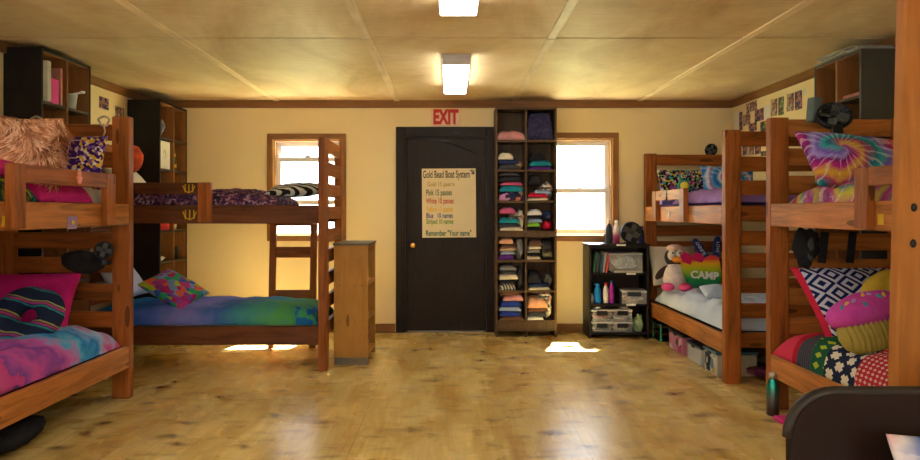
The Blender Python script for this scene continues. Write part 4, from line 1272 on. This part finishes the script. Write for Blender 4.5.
mixc = [cloth('bin_contents_%d' % k, sc_(*cs), 'cells', scale=34, k=2) for k, cs in enumerate((((.6, .25, .2), (.6, .5, .4), (.5, .1, .1)), ((.55, .2, .15), (.6, .6, .6), (.3, .3, .35)), ((.2, .3, .35), (.5, .5, .5), (.05, .1, .2)), ((.5, .3, .3), (.3, .35, .4), (.6, .6, .55)), ((.45, .5, .55), (.6, .6, .62), (.3, .35, .42)), ((.6, .5, .45), (.5, .2, .15), (.3, .3, .3))))]
bx, by = 1.345, 6.41
bin_((bx + .125, by, .041), .185, .20, .118, 'clear bin at the bottom left of the black bookcase', mixc[2])
bin_((bx + .125, by, .161), .185, .20, .118, 'clear bin with reddish things stacked on the bottom left bin', mixc[0])
bin_((bx + .325, by, .041), .185, .20, .118, 'clear bin at the bottom middle of the black bookcase', mixc[3])
bin_((bx + .325, by, .161), .185, .20, .118, 'clear bin stacked on the bottom middle bin of the black bookcase', mixc[1])
bin_((bx + .445, by - .015, .336), .225, .22, .13, 'clear bin with black handle on the middle shelf of the black bookcase', mixc[5], rz=-.12)
bin_((bx + .355, by, .662), .32, .22, .165, 'large clear bin on the top shelf of the black bookcase', mixc[4], handle=False, lidm=plain('grey_lid', (.20, .22, .26), .4))
MB().box(-.14, .14, -.10, .10, 0, .022, .003).build('tablet_case', plain('grey_case', (.40, .38, .36), .5), None, (bx + .38, by - .005, .637), (0, 0, -.03), label='flat grey-white case under the large clear bin', cat='case')
for k, (c, n_) in enumerate((((.03, .10, .06), 'dark green'), ((.04, .04, .05), 'black'), ((.02, .06, .12), 'navy'), ((.30, .30, .28), 'grey'), ((.45, .06, .08), 'red'))):
    o = MB().box(-.009, .009, -.10, .10, 0, .20 - .012 * (k % 3), .002).build('binder', plain('binder_' + n_.replace(' ', '_'), c, .5), None, (bx + .048 + .030 * k, by - .01, .638), (0, R(8), 0), label='%s binder leaning on the top shelf of the black bookcase' % n_, cat='binder', group='binders in the black bookcase')
MB().ball((0, 0, .09), (.055, .05, .09), nz=.35, n=20).build('green_bag', cloth('green_bag', sv((.12, .28, .10), (.35, .48, .28), (.08, .18, .08)), scale=16), None, (bx + .495, by - .03, .041), label='crumpled green bag at the bottom right of the black bookcase', cat='bag', smooth=True)
for k, x in enumerate((.07, .33)):
    MB().ball((0, 0, .014), (.045, .05, .014), n=14).build('white_dish', WHITEP, None, (bx + x + .02, by - .04, .279), label='small white dish on top of the %s stack of bins' % ('left' if k == 0 else 'right'), cat='dish', smooth=True)


def bottle(x, y, z, h, r, m, mc, label, pump=False, neck=.45):
    e = empty('bottle', (x, y, z), 0, label, 'bottle')
    MB().lathe([(r * .92, 0), (r, .01), (r, h * .60), (r * .8, h * .74), (r * neck, h * .84), (r * neck, h * .88)], 20).build('body', m, e, smooth=True)
    c = MB().lathe([(r * neck * 1.2, h * .87), (r * neck * 1.2, h * .97), (r * .25, h)], 16)
    if pump: c.box(-r * .9, r * .3, -r * .25, r * .25, h * .93, h * .99, .003)
    c.build('cap', mc, e, smooth=not pump)
    return e


BLU = plain('blue_bottle', (.01, .20, .62), .3)
bottle(bx + .095, by - .05, .336, .19, .034, BLU, BLU, 'blue spray bottle in the black bookcase', True)
bottle(bx + .175, by - .05, .336, .20, .026, plain('lotion_white', (.62, .58, .60), .4), plain('cap_red', (.5, .02, .06), .4), 'white lotion bottle with red cap in the black bookcase')
bottle(bx + .232, by - .04, .336, .22, .025, plain('purple_bottle', (.35, .02, .40), .35), plain('cap_blue', (.02, .08, .40), .4), 'magenta bottle with dark blue cap in the black bookcase')
bottle(bx + .037, by - .05, .336, .10, .018, WHITEP, plain('cap_tan', (.5, .3, .15), .5), 'small white tube at the left of the middle shelf in the black bookcase')
p = P(609, 243, 6.36)
bottle(p.x, 6.36, .916, .225, .034, plain('slate_bottle', (.03, .045, .055), .4), GREYM, 'dark slate water bottle on top of the black bookcase', neck=.4)
tb = NT('pink_white_bottle', .35)
bottle(P(616.5, 243, 6.38).x, 6.38, .916, .23, .030, tb.color(tb.ramp(tb.math('MULTIPLY', tb.sep(tb.obj())[2], 5), [(.1, (.25, .02, .12)), (.35, (.45, .06, .20)), (.55, (.60, .48, .52)), (.8, (.62, .60, .60))])), WHITEP, 'pink and white water bottle on top of the black bookcase', neck=.5)
# desk fan
e = empty('desk_fan', (P(631, 243, 6.40).x, 6.40, .916), 0, 'round black desk fan on top of the black bookcase', 'fan')
M = Matrix.Rotation(PI / 2, 4, 'X')
MB().lathe([(.085, -.035), (.102, -.03), (.106, 0), (.102, .03), (.094, .034), (.09, .0), (.03, -.01)], 30, Matrix.Translation((0, 0, .108)) @ M).build('fan_housing', BLACKP, e, smooth=True)
g = MB()
for k in range(16):
    a = 2 * PI * k / 16
    g.tube([(.02 * math.cos(a), -.040, .108 + .02 * math.sin(a)), (.06 * math.cos(a + .2), -.044, .108 + .06 * math.sin(a + .2)), (.098 * math.cos(a + .3), -.032, .108 + .098 * math.sin(a + .3))], .0016, 5)
g.ball((0, -.042, .108), (.022, .008, .022), n=12)
g.build('grille', plain('fan_grille', (.07, .07, .065), .35), e)
f = MB()
for k in range(4): f.box(.015, .085, -.002, .002, -.03, .03, .001, Matrix.Translation((0, -.015, .108)) @ Matrix.Rotation(2 * PI * k / 4 + .5, 4, 'Y') @ Matrix.Rotation(.5, 4, 'X'))
f.build('blades', plain('fan_blades_dark', (.12, .12, .11), .35), e)
MB().box(-.06, .06, -.04, .04, 0, .012, .004).box(-.02, .02, -.01, .02, .01, .03, .003).build('stand', BLACKP, e)
bottle(P(640, 243, 6.42).x + .02, 6.44, .916, .17, .028, plain('navy_bottle', (.02, .03, .20), .4), plain('navy_cap', (.02, .03, .20), .4), 'navy bottle behind the round desk fan')

# ------------------------------------------------------------------ photos on the side walls
PHM = [cloth('snapshot_%d' % k, sc_(*cs), 'cells', scale=45, k=2, rough=.35) for k, cs in enumerate((((.05, .05, .04), (.35, .18, .12), (.20, .08, .08), (.45, .35, .28)), ((.04, .12, .02), (.10, .22, .05), (.40, .22, .15), (.08, .06, .08)), ((.02, .02, .04), (.38, .20, .14), (.30, .10, .14), (.08, .06, .12))))]
PAPER = plain('white_paper', (.66, .64, .58), .7, var=.03)
spots = [(746.5, 757, 102, 111.6, 0, 'top left of the group'), (755, 764, 109, 121, 2, 'dark, below the crooked top left one'), (764.5, 770, 105, 119, 3, 'blank white sheet between snapshots'), (771, 777.5, 99, 116, 0, 'tall, with a green twin on its right'),
         (778.5, 784, 97, 115, 1, 'greenish, right twin of a pair'), (787, 794, 93.5, 111, 0, 'tall reddish, second nearest to the right cabinet'), (795, 802, 91, 109.5, 2, 'tall reddish, nearest to the right cabinet'),
         (743.5, 750.5, 114, 125, 0, 'square, left of the dark one'), (739.5, 742.5, 112, 130, 2, 'narrow strip beside the white sheet in the corner'), (734, 739, 112, 131, 3, 'blank white sheet nearest to the room corner'),
         (749, 757, 123, 131.5, 2, 'just above the bed end, left one'), (760.5, 768.5, 121, 132, 1, 'greenish, just above the bed end'), (743, 747.5, 144, 155, 2, 'seen between the slats, left one'), (748.5, 754, 144, 155, 0, 'seen between the slats, middle one'),
         (755, 761, 145, 154, 2, 'seen between the slats, right one'), (761, 768, 151, 156, 1, 'green, lowest behind the slats'), (803.5, 806, 88, 95, 3, 'bluish edge sheet touching the right cabinet')]
for a, b, y0, y1, k, d in spots:
    Yn, Yf = F * XR / (b - VX), F * XR / (a - VX)
    ym = (Yn + Yf) / 2
    zc = EYE + (VY - (y0 + y1) / 2) * ym / F
    hh = (y1 - y0) * ym / F
    MB().box(-.0015, 0, -(Yf - Yn) / 2, (Yf - Yn) / 2, -hh / 2, hh / 2, 0).build('snapshot' if k < 3 else 'paper_sheet', PHM[k] if k < 3 else PAPER, None, (XR - .0006, ym, zc), (random.uniform(-.05, .05), 0, 0),
                                                                                      label='snapshot on the right wall, ' + d if k < 3 else 'sheet on the right wall, ' + d, cat='photo' if k < 3 else 'paper', group='snapshots on the right wall')
for a, b, y0, y1, k, d in ((99, 108.5, 97.5, 109, 2, 'dark snapshot on the left wall right of the black cabinet'), (115, 124, 107, 118, 0, 'reddish snapshot on the left wall above the bed end')):
    Yn, Yf = F * -XL / (VX - a), F * -XL / (VX - b)
    ym = (Yn + Yf) / 2
    zc = EYE + (VY - (y0 + y1) / 2) * ym / F
    hh = (y1 - y0) * ym / F
    MB().box(0, .0015, -(Yf - Yn) / 2, (Yf - Yn) / 2, -hh / 2, hh / 2, 0).build('snapshot', PHM[k], None, (XL + .0006, ym, zc), label=d, cat='photo', group='snapshots on the left wall')

# dark bag under bunk A
MB().ball((0, 0, .075), (.16, .22, .075), nz=.2, n=22).build('black_bag', BK, None, (-2.30, 3.38, 0), label='black bag on the floor under the front left bunk', cat='bag', smooth=True)
# white cloth things behind the end slats of bed A (seen through gaps)
